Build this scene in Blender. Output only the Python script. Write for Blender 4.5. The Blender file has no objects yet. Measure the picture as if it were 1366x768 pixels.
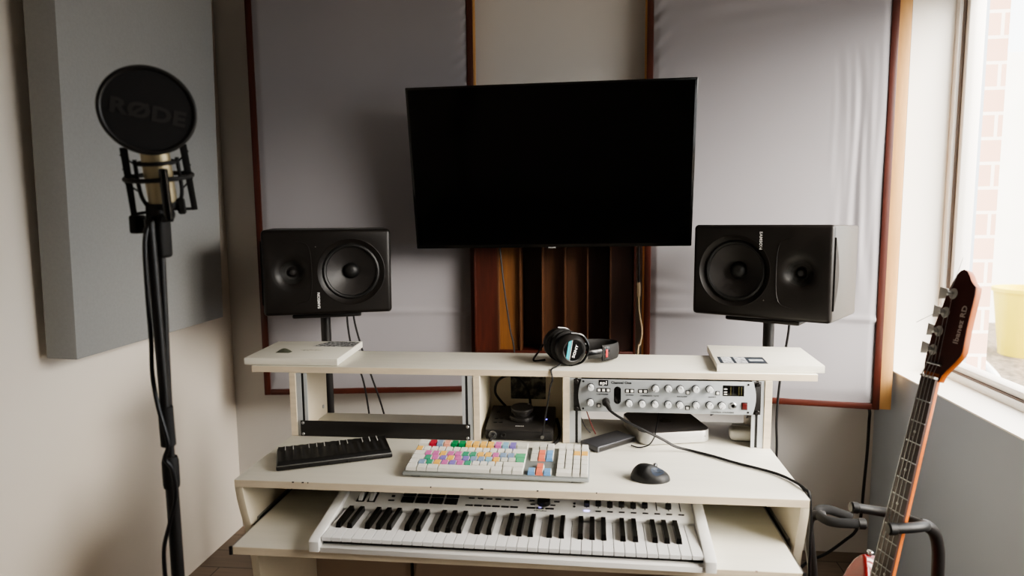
import bpy, bmesh, math, random
from mathutils import Vector, Matrix, Euler, noise
random.seed(7)
scene = bpy.context.scene
COL = scene.collection
ZO = 0.75                      # desk worktop height above the floor
PI = math.pi
def R(d): return math.radians(d)
def V(*a): return Vector(a)
def T(x, y, z): return Matrix.Translation((x, y, z))
def RX(d): return Matrix.Rotation(R(d), 4, 'X')
def RY(d): return Matrix.Rotation(R(d), 4, 'Y')
def RZ(d): return Matrix.Rotation(R(d), 4, 'Z')

# ------------------------------------------------------------------ materials
def lin(c):
    def f(u):
        u /= 255.0
        return u / 12.92 if u <= 0.04045 else ((u + 0.055) / 1.055) ** 2.4
    return (f(c[0]), f(c[1]), f(c[2]), 1)

MATS = {}
def mat(name, col, rough=0.5, metal=0.0, var=0.06, vscale=8.0, bump=0.0, bscale=200.0, spec=0.5, coat=0.0, stretch=None, emit=None, sheen=0.0):
    if name in MATS: return MATS[name]
    m = bpy.data.materials.new(name); m.use_nodes = True
    nt = m.node_tree; b = nt.nodes['Principled BSDF']
    b.inputs['Roughness'].default_value = rough; b.inputs['Metallic'].default_value = metal
    b.inputs['Specular IOR Level'].default_value = spec
    b.inputs['Coat Weight'].default_value = coat
    b.inputs['Sheen Weight'].default_value = sheen
    tc = nt.nodes.new('ShaderNodeTexCoord'); mp = nt.nodes.new('ShaderNodeMapping')
    nt.links.new(tc.outputs['Object'], mp.inputs['Vector'])
    if stretch: mp.inputs['Scale'].default_value = stretch
    n = nt.nodes.new('ShaderNodeTexNoise'); n.inputs['Scale'].default_value = vscale; n.inputs['Detail'].default_value = 4
    nt.links.new(mp.outputs['Vector'], n.inputs['Vector'])
    rmp = nt.nodes.new('ShaderNodeValToRGB')
    c = lin(col)
    rmp.color_ramp.elements[0].position = 0.3; rmp.color_ramp.elements[1].position = 0.7
    rmp.color_ramp.elements[0].color = tuple(max(0, x * (1 - var)) for x in c[:3]) + (1,)
    rmp.color_ramp.elements[1].color = tuple(min(1, x * (1 + var)) for x in c[:3]) + (1,)
    nt.links.new(n.outputs['Fac'], rmp.inputs['Fac'])
    nt.links.new(rmp.outputs['Color'], b.inputs['Base Color'])
    if bump:
        n2 = nt.nodes.new('ShaderNodeTexNoise'); n2.inputs['Scale'].default_value = bscale; n2.inputs['Detail'].default_value = 2
        nt.links.new(mp.outputs['Vector'], n2.inputs['Vector'])
        bp = nt.nodes.new('ShaderNodeBump'); bp.inputs['Strength'].default_value = bump; bp.inputs['Distance'].default_value = 0.002
        nt.links.new(n2.outputs['Fac'], bp.inputs['Height']); nt.links.new(bp.outputs['Normal'], b.inputs['Normal'])
    if emit:
        b.inputs['Emission Color'].default_value = lin(emit[0]); b.inputs['Emission Strength'].default_value = emit[1]
    MATS[name] = m
    return m

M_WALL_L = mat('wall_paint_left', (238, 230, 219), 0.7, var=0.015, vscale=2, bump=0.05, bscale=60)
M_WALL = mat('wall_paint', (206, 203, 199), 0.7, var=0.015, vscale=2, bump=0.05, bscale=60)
M_WALL_R = mat('wall_paint_right_shaded', (176, 186, 198), 0.7, var=0.015, vscale=2, bump=0.05, bscale=60)  # wall paint made darker and bluish for the shade on the window wall
M_CEIL = mat('ceiling_paint', (205, 202, 198), 0.8, var=0.02, vscale=2)
M_CREAM = mat('cream_board', (224, 221, 209), 0.42, var=0.03, vscale=5, bump=0.04, bscale=90, stretch=(1, 8, 8))
M_EDGE = mat('worn_cream_edging', (216, 202, 178), 0.5, var=0.08, vscale=14, bump=0.08, bscale=60, stretch=(1, 6, 6))
M_CREAM_SIDE = mat('cream_side', (216, 206, 184), 0.5, var=0.04, vscale=6)
M_MODESTY = mat('dull_brown_board', (158, 138, 120), 0.6, var=0.05, vscale=4)
M_BLACK = mat('black_plastic', (26, 24, 23), 0.42, var=0.12, vscale=20, bump=0.03, bscale=400)
M_BLACKG = mat('gloss_black', (10, 10, 10), 0.16, var=0.1, vscale=20)
M_BLACKM = mat('matte_black', (20, 18, 17), 0.7, var=0.12, vscale=30, bump=0.1, bscale=600)
M_SCREEN = mat('black_glass_screen', (3, 3, 3), 0.12, var=0.1, vscale=3, spec=0.25)
M_RUBBER = mat('black_rubber', (12, 12, 12), 0.5, var=0.12, vscale=30)
M_CABLE = mat('black_cable_jacket', (16, 15, 17), 0.45, var=0.1, vscale=50)
M_STEEL = mat('steel', (170, 172, 174), 0.32, 1.0, var=0.06, vscale=30)
M_CHROME = mat('chrome', (205, 205, 205), 0.14, 1.0, var=0.03, vscale=20)
M_ALU = mat('brushed_aluminium', (206, 205, 202), 0.4, 0.55, var=0.03, vscale=30, stretch=(1, 30, 30))
M_ZINC = mat('pale_zinc_rail', (190, 194, 196), 0.5, 0.3, var=0.05, vscale=20)
M_SILVER = mat('silver_paint', (166, 171, 175), 0.45, 0.2, var=0.02, vscale=20)
M_LGREY = mat('light_grey_plastic', (214, 214, 212), 0.4, var=0.03, vscale=30)
M_WHITEP = mat('white_plastic', (232, 231, 228), 0.38, var=0.02, vscale=30)
M_KEYW = mat('ivory_white_key', (238, 238, 238), 0.3, var=0.01, vscale=30)
M_SPK = mat('speaker_black', (25, 22, 20), 0.42, var=0.1, vscale=30, bump=0.06, bscale=700, spec=.35)
M_CONE = mat('speaker_cone', (34, 31, 30), 0.5, var=0.08, vscale=20)
M_WOOD_RED = mat('mahogany_wood', (72, 30, 20), 0.42, var=0.25, vscale=10, bump=0.06, bscale=60, stretch=(12, 12, 1))
M_WOOD_REDH = mat('mahogany_wood_across', (72, 30, 20), 0.42, var=0.25, vscale=10, bump=0.06, bscale=60, stretch=(1, 12, 12))
M_WOOD_DK = mat('dark_walnut_wood', (52, 27, 19), 0.5, var=0.25, vscale=10, stretch=(12, 12, 1))
M_WOOD_BR = mat('brown_ply', (84, 52, 30), 0.5, var=0.2, vscale=10, stretch=(12, 12, 1))
M_WOOD_LT = mat('honey_ply', (118, 76, 38), 0.5, var=0.15, vscale=10, stretch=(12, 12, 1))
M_HONEY = mat('tan_timber_and_glow', (206, 160, 104), 0.6, var=0.08, vscale=10, stretch=(12, 12, 1))
M_GREY_FAB = mat('grey_panel_cloth', (150, 151, 150), 0.9, var=0.03, vscale=120, bump=0.25, bscale=900)
M_FLOOR = None

# ------------------------------------------------------------------ mesh builder
class MB:
    def __init__(s): s.v = []; s.f = []; s.mi = []; s.mats = []
    def _m(s, m):
        if m not in s.mats: s.mats.append(m)
        return s.mats.index(m)
    def add(s, vs, fs, m, M=None):
        o = len(s.v); k = s._m(m)
        for p in vs:
            p = Vector(p)
            s.v.append(M @ p if M is not None else p)
        for f in fs: s.f.append([i + o for i in f]); s.mi.append(k)
        return s
    def bmadd(s, bm, m, M=None):
        bm.verts.ensure_lookup_table(); bm.verts.index_update()
        s.add([v.co.copy() for v in bm.verts], [[v.index for v in f.verts] for f in bm.faces], m, M); bm.free(); return s
    def box(s, a, b, m, bev=0.0, seg=2, M=None):
        bm = bmesh.new(); bmesh.ops.create_cube(bm, size=1)
        c = [(a[i] + b[i]) / 2 for i in range(3)]; d = [abs(b[i] - a[i]) for i in range(3)]
        for v in bm.verts: v.co = Vector((c[0] + v.co.x * d[0], c[1] + v.co.y * d[1], c[2] + v.co.z * d[2]))
        if bev > 0: bmesh.ops.bevel(bm, geom=list(bm.edges), offset=min(bev, min(d) * 0.49), segments=seg, affect='EDGES', profile=0.5)
        return s.bmadd(bm, m, M)
    def prism(s, poly, h0, h1, m, plane='xy', bev=0.0, seg=2, M=None):
        def P(u, w, h):
            return Vector((u, w, h)) if plane == 'xy' else (Vector((u, h, w)) if plane == 'xz' else Vector((h, u, w)))
        bm = bmesh.new()
        A = [bm.verts.new(P(u, w, h0)) for u, w in poly]; B = [bm.verts.new(P(u, w, h1)) for u, w in poly]
        n = len(poly); bm.faces.new(A); bm.faces.new(B[::-1])
        for i in range(n): bm.faces.new((A[i], B[i], B[(i + 1) % n], A[(i + 1) % n]))
        bmesh.ops.recalc_face_normals(bm, faces=list(bm.faces))
        if bev > 0:
            cap = set(bm.faces[:2]) if False else None
            es = [e for e in bm.edges if abs(P(0, 0, 1).dot(e.verts[0].co - e.verts[1].co)) < 1e-7]
            bmesh.ops.bevel(bm, geom=es, offset=bev, segments=seg, affect='EDGES', profile=0.5)
        return s.bmadd(bm, m, M)
    def cyl(s, p0, p1, r0, m, r1=None, n=24, M=None, bev=0.0):
        p0 = Vector(p0); p1 = Vector(p1); L = (p1 - p0).length; r1 = r0 if r1 is None else r1
        pr = [(0, 0), (r0, 0), (r1, L), (0, L)]
        if bev > 0: pr = [(0, 0), (r0 - bev, 0), (r0, bev), (r1, L - bev), (r1 - bev, L), (0, L)]
        q = Vector((0, 0, 1)).rotation_difference((p1 - p0).normalized()).to_matrix().to_4x4()
        MM = Matrix.Translation(p0) @ q
        return s.lathe(pr, m, n, (M @ MM) if M is not None else MM)
    def lathe(s, prof, m, n=32, M=None, sx=1.0, sy=1.0):
        vs = []; rings = []
        for r, z in prof:
            if r < 1e-7: rings.append([len(vs)]); vs.append((0, 0, z))
            else:
                rings.append(list(range(len(vs), len(vs) + n)))
                vs += [(r * math.cos(2 * PI * i / n) * sx, r * math.sin(2 * PI * i / n) * sy, z) for i in range(n)]
        fs = []
        for A, B in zip(rings, rings[1:]):
            for i in range(n):
                j = (i + 1) % n
                if len(A) == 1 and len(B) == 1: break
                if len(A) == 1: fs.append((A[0], B[j], B[i]))
                elif len(B) == 1: fs.append((A[i], A[j], B[0]))
                else: fs.append((A[i], A[j], B[j], B[i]))
        return s.add(vs, fs, m, M)
    def tube(s, pts, r, m, n=10, smooth=6, closed=False, M=None, flat=None):
        P = [Vector(p) for p in pts]
        if smooth and len(P) > 2:
            Q = []; k = len(P)
            for i in range(k if closed else k - 1):
                g = lambda j: P[j % k] if closed else P[max(0, min(k - 1, j))]
                a, b, c, d = g(i - 1), g(i), g(i + 1), g(i + 2)
                for t in range(smooth):
                    u = t / smooth
                    Q.append(0.5 * ((2 * b) + (c - a) * u + (2 * a - 5 * b + 4 * c - d) * u * u + (3 * b - a - 3 * c + d) * u ** 3))
            if not closed: Q.append(P[-1])
            P = Q
        k = len(P); tan = []
        for i in range(k):
            a = P[(i - 1) % k] if closed or i > 0 else P[i]; b = P[(i + 1) % k] if closed or i < k - 1 else P[i]
            tan.append((b - a).normalized())
        nrm = tan[0].orthogonal().normalized()
        if flat: nrm = (Vector(flat) - tan[0] * tan[0].dot(Vector(flat))).normalized()
        vs = []; rr = r if isinstance(r, (list, tuple)) and not flat else None
        for i in range(k):
            nrm = (nrm - tan[i] * nrm.dot(tan[i])).normalized(); bi = tan[i].cross(nrm)
            ra, rb = (r if flat else ((r[min(i, len(r) - 1)],) * 2 if rr else (r, r)))
            for j in range(n):
                a = 2 * PI * j / n
                vs.append(P[i] + nrm * math.cos(a) * ra + bi * math.sin(a) * rb)
        fs = []
        for i in range(k if closed else k - 1):
            i2 = (i + 1) % k
            for j in range(n):
                j2 = (j + 1) % n; fs.append((i * n + j, i * n + j2, i2 * n + j2, i2 * n + j))
        if not closed:
            fs.append(tuple(range(n))[::-1]); fs.append(tuple((k - 1) * n + j for j in range(n)))
        return s.add(vs, fs, m, M)
    def ball(s, c, r, m, sc=(1, 1, 1), n=20, M=None):
        bm = bmesh.new(); bmesh.ops.create_uvsphere(bm, u_segments=n, v_segments=n // 2, radius=r)
        for v in bm.verts: v.co = Vector((c[0] + v.co.x * sc[0], c[1] + v.co.y * sc[1], c[2] + v.co.z * sc[2]))
        return s.bmadd(bm, m, M)
    def grid(s, fn, nu, nv, m, M=None):
        vs = [fn(i / nu, j / nv) for j in range(nv + 1) for i in range(nu + 1)]
        fs = [(j * (nu + 1) + i, j * (nu + 1) + i + 1, (j + 1) * (nu + 1) + i + 1, (j + 1) * (nu + 1) + i) for j in range(nv) for i in range(nu)]
        return s.add(vs, fs, m, M)
    def text(s, txt, size, m, M, bold=0.0, wide=1.0, align='CENTER', ext=0.0002):
        cu = bpy.data.curves.new('lettering', 'FONT'); cu.body = txt; cu.size = size; cu.align_x = align; cu.align_y = 'CENTER'
        cu.offset = bold * size; cu.extrude = ext; cu.resolution_u = 3; cu.space_character = 1.05
        o = bpy.data.objects.new('lettering', cu); COL.objects.link(o)
        dg = bpy.context.evaluated_depsgraph_get(); dg.update()
        me = bpy.data.meshes.new_from_object(o.evaluated_get(dg))
        S = Matrix.Diagonal((wide, 1, 1, 1))
        s.add([S @ v.co for v in me.vertices], [list(p.vertices) for p in me.polygons], m, M)
        bpy.data.objects.remove(o); bpy.data.curves.remove(cu); bpy.data.meshes.remove(me)
        return s
    def mesh(s, name, ang=35):
        me = bpy.data.meshes.new(name); me.from_pydata([tuple(v) for v in s.v], [], s.f); me.update()
        for m in s.mats: me.materials.append(m)
        me.polygons.foreach_set('material_index', s.mi)
        me.polygons.foreach_set('use_smooth', [True] * len(s.f))
        bm = bmesh.new(); bm.from_mesh(me); bmesh.ops.recalc_face_normals(bm, faces=list(bm.faces)) if getattr(s, 'recalc', True) else None
        bm.to_mesh(me); bm.free()
        me.set_sharp_from_angle(angle=R(ang))
        return me

ORG = {}
def thing(name, label, cat, loc=(0, 0, 0), rotz=0.0, group=None, rot=None):
    o = bpy.data.objects.new(name, None); COL.objects.link(o)
    o.empty_display_size = 0.05
    o.location = (loc[0], loc[1], loc[2] + ZO); o.rotation_euler = (0, 0, R(rotz))
    if rot is not None: o.matrix_world = T(loc[0], loc[1], loc[2] + ZO) @ rot
    o['label'] = label; o['category'] = cat
    if group: o['group'] = group
    ORG[o.name] = Vector(loc) if (rotz == 0 and rot is None) else None
    return o
def part(name, mb, parent, label=None, kind=None, local=False, ang=35):
    """a mesh under a thing (or under a part); built in room coordinates unless the thing is turned or local is set"""
    me = mb.mesh(name, ang); o = bpy.data.objects.new(name, me); COL.objects.link(o)
    top = parent
    while top.parent: top = top.parent
    L = ORG.get(top.name)
    if L is not None and not local:
        me.transform(Matrix.Translation(-L))
    o.parent = parent
    if label: o['label'] = label
    if kind: o['kind'] = kind
    return o
def solo(name, mb, label, cat, loc=(0, 0, 0), group=None, kind=None, ang=35):
    """a thing that is one mesh, built in room coordinates, origin at loc"""
    me = mb.mesh(name, ang); me.transform(Matrix.Translation(-Vector(loc)))
    o = bpy.data.objects.new(name, me); COL.objects.link(o); o.location = (loc[0], loc[1], loc[2] + ZO)
    if label: o['label'] = label; o['category'] = cat
    if group: o['group'] = group
    if kind: o['kind'] = kind
    return o
def struct(name, mb, parent=None, ang=35):
    me = mb.mesh(name, ang); o = bpy.data.objects.new(name, me); COL.objects.link(o)
    if parent is None:
        o.location = (0, 0, ZO); o['kind'] = 'structure'
    else: o.parent = parent
    return o

# ================================================================== SETTING
XL, XR, YB, YF, ZF, ZC = -0.684, 1.945, 1.25, -3.4, -0.75, 1.72
def floor_mat():
    m = bpy.data.materials.new('wood_floor'); m.use_nodes = True; nt = m.node_tree; b = nt.nodes['Principled BSDF']
    tc = nt.nodes.new('ShaderNodeTexCoord'); br = nt.nodes.new('ShaderNodeTexBrick'); n = nt.nodes.new('ShaderNodeTexNoise')
    br.inputs['Scale'].default_value = 1; br.inputs['Brick Width'].default_value = 1.2; br.inputs['Row Height'].default_value = 0.13
    br.inputs['Mortar Size'].default_value = 0.002
    br.inputs['Color1'].default_value = lin((128, 112, 98)); br.inputs['Color2'].default_value = lin((142, 124, 108)); br.inputs['Mortar'].default_value = lin((60, 48, 40))
    nt.links.new(tc.outputs['Object'], br.inputs['Vector'])
    mp = nt.nodes.new('ShaderNodeMapping'); mp.inputs['Scale'].default_value = (3, 40, 1); nt.links.new(tc.outputs['Object'], mp.inputs['Vector'])
    nt.links.new(mp.outputs['Vector'], n.inputs['Vector']); n.inputs['Scale'].default_value = 2
    mx = nt.nodes.new('ShaderNodeMixRGB'); mx.blend_type = 'MULTIPLY'; mx.inputs['Fac'].default_value = 0.35
    nt.links.new(br.outputs['Color'], mx.inputs['Color1']); nt.links.new(n.outputs['Fac'], mx.inputs['Color2'])
    nt.links.new(mx.outputs['Color'], b.inputs['Base Color']); b.inputs['Roughness'].default_value = 0.5
    return m
M_FLOOR = floor_mat()
WY0, WY1, WZ0, WZ1 = -0.95, 1.112, 0.024, 1.40      # window opening in the right wall
struct('floor', MB().box((XL - .1, YF - .1, ZF - .1), (XR + .32, YB + .1, ZF), M_FLOOR))
struct('ceiling', MB().box((XL - .1, YF - .1, ZC), (XR + .32, YB + .1, ZC + .1), M_CEIL))
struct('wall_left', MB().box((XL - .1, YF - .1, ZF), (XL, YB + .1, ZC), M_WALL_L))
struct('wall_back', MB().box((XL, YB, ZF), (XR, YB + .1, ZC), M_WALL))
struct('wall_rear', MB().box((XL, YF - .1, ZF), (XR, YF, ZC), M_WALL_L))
w = MB()
WT = 0.25
for a, b in [((XR, YF, ZF), (XR + WT, YB + .1, WZ0)), ((XR, YF, WZ1), (XR + WT, YB + .1, ZC)),
             ((XR, WY1, WZ0), (XR + WT, YB + .1, WZ1)), ((XR, YF, WZ0), (XR + WT, WY0, WZ1))]:
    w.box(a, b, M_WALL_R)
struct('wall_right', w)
M_REVEAL = mat('sunlit_reveal_white', (246, 243, 236), 0.45, var=.01, vscale=4)  # extra white lining, its colour stands in for sunlight on the reveal
rv = MB(); rv.box((XR - .0005, WY1 - .004, WZ0), (2.086, WY1 + .001, WZ1), M_REVEAL); rv.box((XR - .0005, WY0, WZ0 - .001), (2.086, WY1 - .004, WZ0 + .004), M_REVEAL)
struct('trim_2', rv)
# window: outer frame, sash, mullion, glass
M_UPVC = mat('white_window_plastic', (236, 232, 226), 0.35, var=0.01, vscale=10)
M_SEAL = mat('dark_window_seal', (128, 116, 110), 0.6, var=0.05)
def glass_mat():
    m = bpy.data.materials.new('window_glass'); m.use_nodes = True; nt = m.node_tree
    nt.nodes.remove(nt.nodes['Principled BSDF']); out = nt.nodes['Material Output']
    t = nt.nodes.new('ShaderNodeBsdfTransparent'); g = nt.nodes.new('ShaderNodeBsdfGlossy'); g.inputs['Roughness'].default_value = 0.02
    fr = nt.nodes.new('ShaderNodeLayerWeight'); fr.inputs['Blend'].default_value = .5
    pw = nt.nodes.new('ShaderNodeMath'); pw.operation = 'POWER'; pw.inputs[1].default_value = 5.0; nt.links.new(fr.outputs['Facing'], pw.inputs[0])
    ml = nt.nodes.new('ShaderNodeMath'); ml.operation = 'MULTIPLY_ADD'; ml.inputs[1].default_value = .5; ml.inputs[2].default_value = .02; nt.links.new(pw.outputs['Value'], ml.inputs[0])
    n = nt.nodes.new('ShaderNodeTexNoise'); n.inputs['Scale'].default_value = 3
    rp = nt.nodes.new('ShaderNodeValToRGB'); rp.color_ramp.elements[0].color = (.96, .96, .95, 1); rp.color_ramp.elements[1].color = (1, 1, 1, 1)
    nt.links.new(n.outputs['Fac'], rp.inputs['Fac']); nt.links.new(rp.outputs['Color'], t.inputs['Color'])
    mx = nt.nodes.new('ShaderNodeMixShader'); nt.links.new(ml.outputs['Value'], mx.inputs['Fac'])
    nt.links.new(t.outputs['BSDF'], mx.inputs[1]); nt.links.new(g.outputs['BSDF'], mx.inputs[2]); nt.links.new(mx.outputs['Shader'], out.inputs['Surface'])
    return m
fx0, fx1 = 2.086, 2.165
wf = MB()
def frame_rect(mb, x0, x1, y0, y1, z0, z1, wd, m, bev=0.004):
    mb.box((x0, y0, z0), (x1, y0 + wd, z1), m, bev); mb.box((x0, y1 - wd, z0), (x1, y1, z1), m, bev)
    mb.box((x0, y0 + wd, z0), (x1, y1 - wd, z0 + wd), m, bev); mb.box((x0, y0 + wd, z1 - wd), (x1, y1 - wd, z1), m, bev)
frame_rect(wf, fx0, fx1, WY0, WY1, WZ0, WZ1, 0.026, M_UPVC)
frame_rect(wf, fx0 + .012, fx1 - .003, WY0 + .026, WY1 - .026, WZ0 + .026, WZ1 - .026, 0.004, M_SEAL, 0)
frame_rect(wf, fx0 + .02, fx1 - .006, WY0 + .028, WY1 - .030, WZ0 + .030, WZ1 - .030, 0.022, M_UPVC)
wf.box((fx0 + .004, -0.57, WZ0 + .026), (fx1, -0.49, WZ1 - .026), M_UPVC, 0.004)
win = struct('window_1', wf)
struct('glass_pane', MB().box((2.125, WY0 + .045, WZ0 + .048), (2.131, WY1 - .048, WZ1 - .048), glass_mat()), win)

# outside: brick reveal, paved and gravel ground, white garden wall
def brick_mat():
    m = bpy.data.materials.new('salmon_brick'); m.use_nodes = True; nt = m.node_tree; b = nt.nodes['Principled BSDF']
    tc = nt.nodes.new('ShaderNodeTexCoord'); mp = nt.nodes.new('ShaderNodeMapping'); mp.inputs['Rotation'].default_value = (R(90), 0, 0)
    br = nt.nodes.new('ShaderNodeTexBrick'); br.inputs['Scale'].default_value = 1; br.inputs['Brick Width'].default_value = 0.225; br.inputs['Row Height'].default_value = 0.086
    br.inputs['Mortar Size'].default_value = 0.006
    br.inputs['Color1'].default_value = lin((228, 188, 166)); br.inputs['Color2'].default_value = lin((220, 180, 158)); br.inputs['Mortar'].default_value = lin((246, 236, 226))
    nt.links.new(tc.outputs['Object'], mp.inputs['Vector']); nt.links.new(mp.outputs['Vector'], br.inputs['Vector'])
    nt.links.new(br.outputs['Color'], b.inputs['Base Color']); b.inputs['Roughness'].default_value = 0.9
    return m
M_BRICK = brick_mat()
struct('trim_1', MB().box((XR + WT, 1.13, ZF), (2.272, 1.6, 2.4), M_BRICK))
def gravel_mat():
    m = bpy.data.materials.new('gravel_ground'); m.use_nodes = True; nt = m.node_tree; b = nt.nodes['Principled BSDF']
    tc = nt.nodes.new('ShaderNodeTexCoord'); vo = nt.nodes.new('ShaderNodeTexVoronoi'); vo.inputs['Scale'].default_value = 22
    nt.links.new(tc.outputs['Object'], vo.inputs['Vector'])
    rp = nt.nodes.new('ShaderNodeValToRGB'); rp.color_ramp.elements[0].color = lin((150, 135, 115)); rp.color_ramp.elements[1].color = lin((70, 62, 52))
    nt.links.new(vo.outputs['Distance'], rp.inputs['Fac']); nt.links.new(rp.outputs['Color'], b.inputs['Base Color']); b.inputs['Roughness'].default_value = 0.95
    return m
struct('ground', MB().box((XR + WT + .01, -8, ZF - .2), (14, 14, ZF - .02), gravel_mat()))
M_RENDER = mat('white_render', (235, 232, 225), 0.9, var=0.03, vscale=3)
struct('garden_wall', MB().box((2.9, 7.2, ZF - .02), (14, 7.4, 2.4), M_RENDER))
M_YEL = mat('yellow_plastic', (236, 214, 60), 0.5, var=0.04, vscale=5)
t = thing('garden_tub', 'tall yellow plastic tub standing on the gravel outside the window', 'tub', (4.98, 5.3, ZF - .02))
part('tub', MB().lathe([(0, 0), (.24, 0), (.31, .60), (.325, .60), (.325, .635), (.30, .635), (.23, .02), (0, .02)], M_YEL, 36), t, local=True)
for sgn in (-1, 1):
    part('handle', MB().tube([(-.07, sgn * .315, .58), (-.06, sgn * .37, .57), (0, sgn * .385, .565), (.06, sgn * .37, .57), (.07, sgn * .315, .58)], .012, M_YEL), t, local=True)
M_PIPE = mat('white_pipe', (240, 240, 236), 0.5, var=0.02)
solo('garden_pipe', MB().tube([(3.93, 4.0, ZF + .02), (4.0, 4.06, ZF + .05), (4.24, 4.75, ZF + .06)], .028, M_PIPE, smooth=5),
     'white elbowed pipe lying on the gravel outside the window', 'pipe', (3.93, 4.0, ZF - .02))

# ================================================================== DESK
W = 1.3054; D0 = 0.3155; DB = 0.535; SH = 0.1803; ST = 0.1988
desk = thing('studio_desk', 'cream studio desk with raised rack shelf and pull-out keyboard tray', 'desk', (W / 2, .3, ZF))
def edged_board(a, b, m, me, bev=0.0015):
    mb = MB(); mb.box(a, b, m, bev)
    mb.box((a[0] + .001, a[1] - .0012, a[2] + .0008), (b[0] - .001, a[1] + .001, b[2] - .0012), me)
    return mb
mb = edged_board((0, 0, -.0185), (W, DB, 0), M_CREAM, M_EDGE)
for k in range(7):       # small chips in the front edging
    x = random.uniform(.1, 1.25); mb.box((x, -.0016, -.003), (x + random.uniform(.002, .008), .001, -.0005), M_BLACKM)
wt = part('worktop', mb, desk)
part('edge_cap', MB().box((W, -.001, -.019), (W + .003, .06, -.001), M_BLACKM), wt, 'black strip on the right end of the worktop')
part('raised_shelf', edged_board((-.11, D0 + .003, SH), (1.4178, DB, ST), M_CREAM, M_EDGE), desk)
for x0, x1 in ((0, .0192), (.521, .5395), (.7635, .782), (1.286, W)):
    u = edged_board((x0, D0, 0), (x1, DB, SH), M_CREAM_SIDE, M_EDGE)
    up = part('upright', u, desk)
    s = MB()
    inner = x1 if x0 < .6 and x0 < .3 else None
    for xs in ([x1] if x0 < .1 else [x0] if x0 in (.521, 1.286) else [x1]):
        s.cyl((xs - .002, .50, .03), (xs + .002, .50, .03), .006, M_STEEL, n=12)
    part('cam_bolt', s, up)
# rack rails (pale metal angle with dark slot)
for xa, sg in ((.0195, 1), (.5207, -1), (.7822, 1), (1.2858, -1)):
    r = MB()
    r.box((xa, D0 + .001, .001), (xa + sg * .015, D0 + .004, SH - .001), M_ZINC)
    r.box((xa + sg * .015, D0 + .002, .001), (xa + sg * .022, D0 + .004, SH - .001), M_BLACKM)
    r.box((xa + sg * .022, D0 + .001, .001), (xa + sg * .031, D0 + .004, SH - .001), M_ZINC)
    r.box((xa, D0 + .004, .001), (xa + sg * .002, D0 + .03, SH - .001), M_ZINC)
    part('rack_rail', r, desk, 'pale slotted metal rack rail')
part('back_panel', MB().box((.5395, .521, 0), (.7635, .533, SH), M_CREAM_SIDE), desk)
part('back_panel', MB().box((.782, .521, .028), (1.286, .533, SH), M_CREAM_SIDE), desk)
# photograph print on the middle back panel
def collage_mat(name, a, b, c, sc=60):
    m = bpy.data.materials.new(name); m.use_nodes = True; nt = m.node_tree; bs = nt.nodes['Principled BSDF']
    tc = nt.nodes.new('ShaderNodeTexCoord'); n = nt.nodes.new('ShaderNodeTexNoise'); n.inputs['Scale'].default_value = sc; n.inputs['Detail'].default_value = 3
    nt.links.new(tc.outputs['Object'], n.inputs['Vector']); rp = nt.nodes.new('ShaderNodeValToRGB')
    rp.color_ramp.elements[0].position = .38; rp.color_ramp.elements[0].color = lin(a); rp.color_ramp.elements[1].position = .62; rp.color_ramp.elements[1].color = lin(c)
    e = rp.color_ramp.elements.new(.5); e.color = lin(b)
    nt.links.new(n.outputs['Fac'], rp.inputs['Fac']); nt.links.new(rp.outputs['Color'], bs.inputs['Base Color']); bs.inputs['Roughness'].default_value = .5
    return m
M_PRINT = collage_mat('dark_print', (24, 24, 24), (58, 58, 54), (120, 118, 108), 45)
M_PRINT2 = collage_mat('grey_print', (50, 50, 52), (110, 110, 112), (190, 190, 190), 130)
M_PRINT3 = collage_mat('pale_print', (120, 124, 128), (190, 192, 195), (225, 226, 228), 160)
M_NAVY = mat('dark_slate_print', (52, 58, 66), 0.5, var=0.3, vscale=60)
solo('photo_print', MB().box((.601, .5195, .062), (.706, .5208, .150), M_PRINT), 'dark photo print on the back panel behind the audio interface', 'print', (.653, .5202, .062))
# side panels with slanted front edge
side = [(0, -.0185), (.006, -.05), (.018, -.09), (.034, -.135), (.057, -.23), (.07, -.33), (.076, -.45), (.078, ZF), (.50, ZF), (.50, -.0185)]
part('side_panel', MB().prism(side, 0, .0195, M_CREAM_SIDE, 'yz', .0012), desk)
part('side_panel', MB().prism(side, W - .0195, W, M_CREAM_SIDE, 'yz', .0012), desk)
part('modesty_panel', MB().box((.0195, .40, -.62), (W - .0195, .416, -.0185), M_MODESTY), desk)
mb = edged_board((.037, -.088, -.138), (1.268, .38, -.119), M_CREAM, M_EDGE)
for k in range(6):
    x = random.uniform(.1, 1.2); mb.box((x, -.0896, -.1215), (x + random.uniform(.004, .02), -.087, -.1192), M_MODESTY)
tray = part('keyboard_tray', mb, desk)
for xa, sg in ((.036, -1), (1.269, 1)):
    r = MB(); r.box((xa, -.088, -.136), (xa + sg * .004, .33, -.122), M_STEEL)
    r.box((xa + sg * .004, .03, -.134), (xa + sg * .010, .38, -.124), M_BLACKM); r.box((xa + sg * .010, .06, -.137), (xa + sg * .0155, .39, -.119), M_STEEL)
    r.box((xa, -.091, -.138), (xa + sg * .006, -.087, -.119), M_BLACKM)
    part('slide_rail', r, tray, 'steel drawer slide')
for xb in (.05, 1.225):
    part('slide_bracket', MB().box((xb, .24, -.05), (xb + .03, .32, -.019), M_BLACKM, .002), desk, 'black bracket under the worktop')

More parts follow.
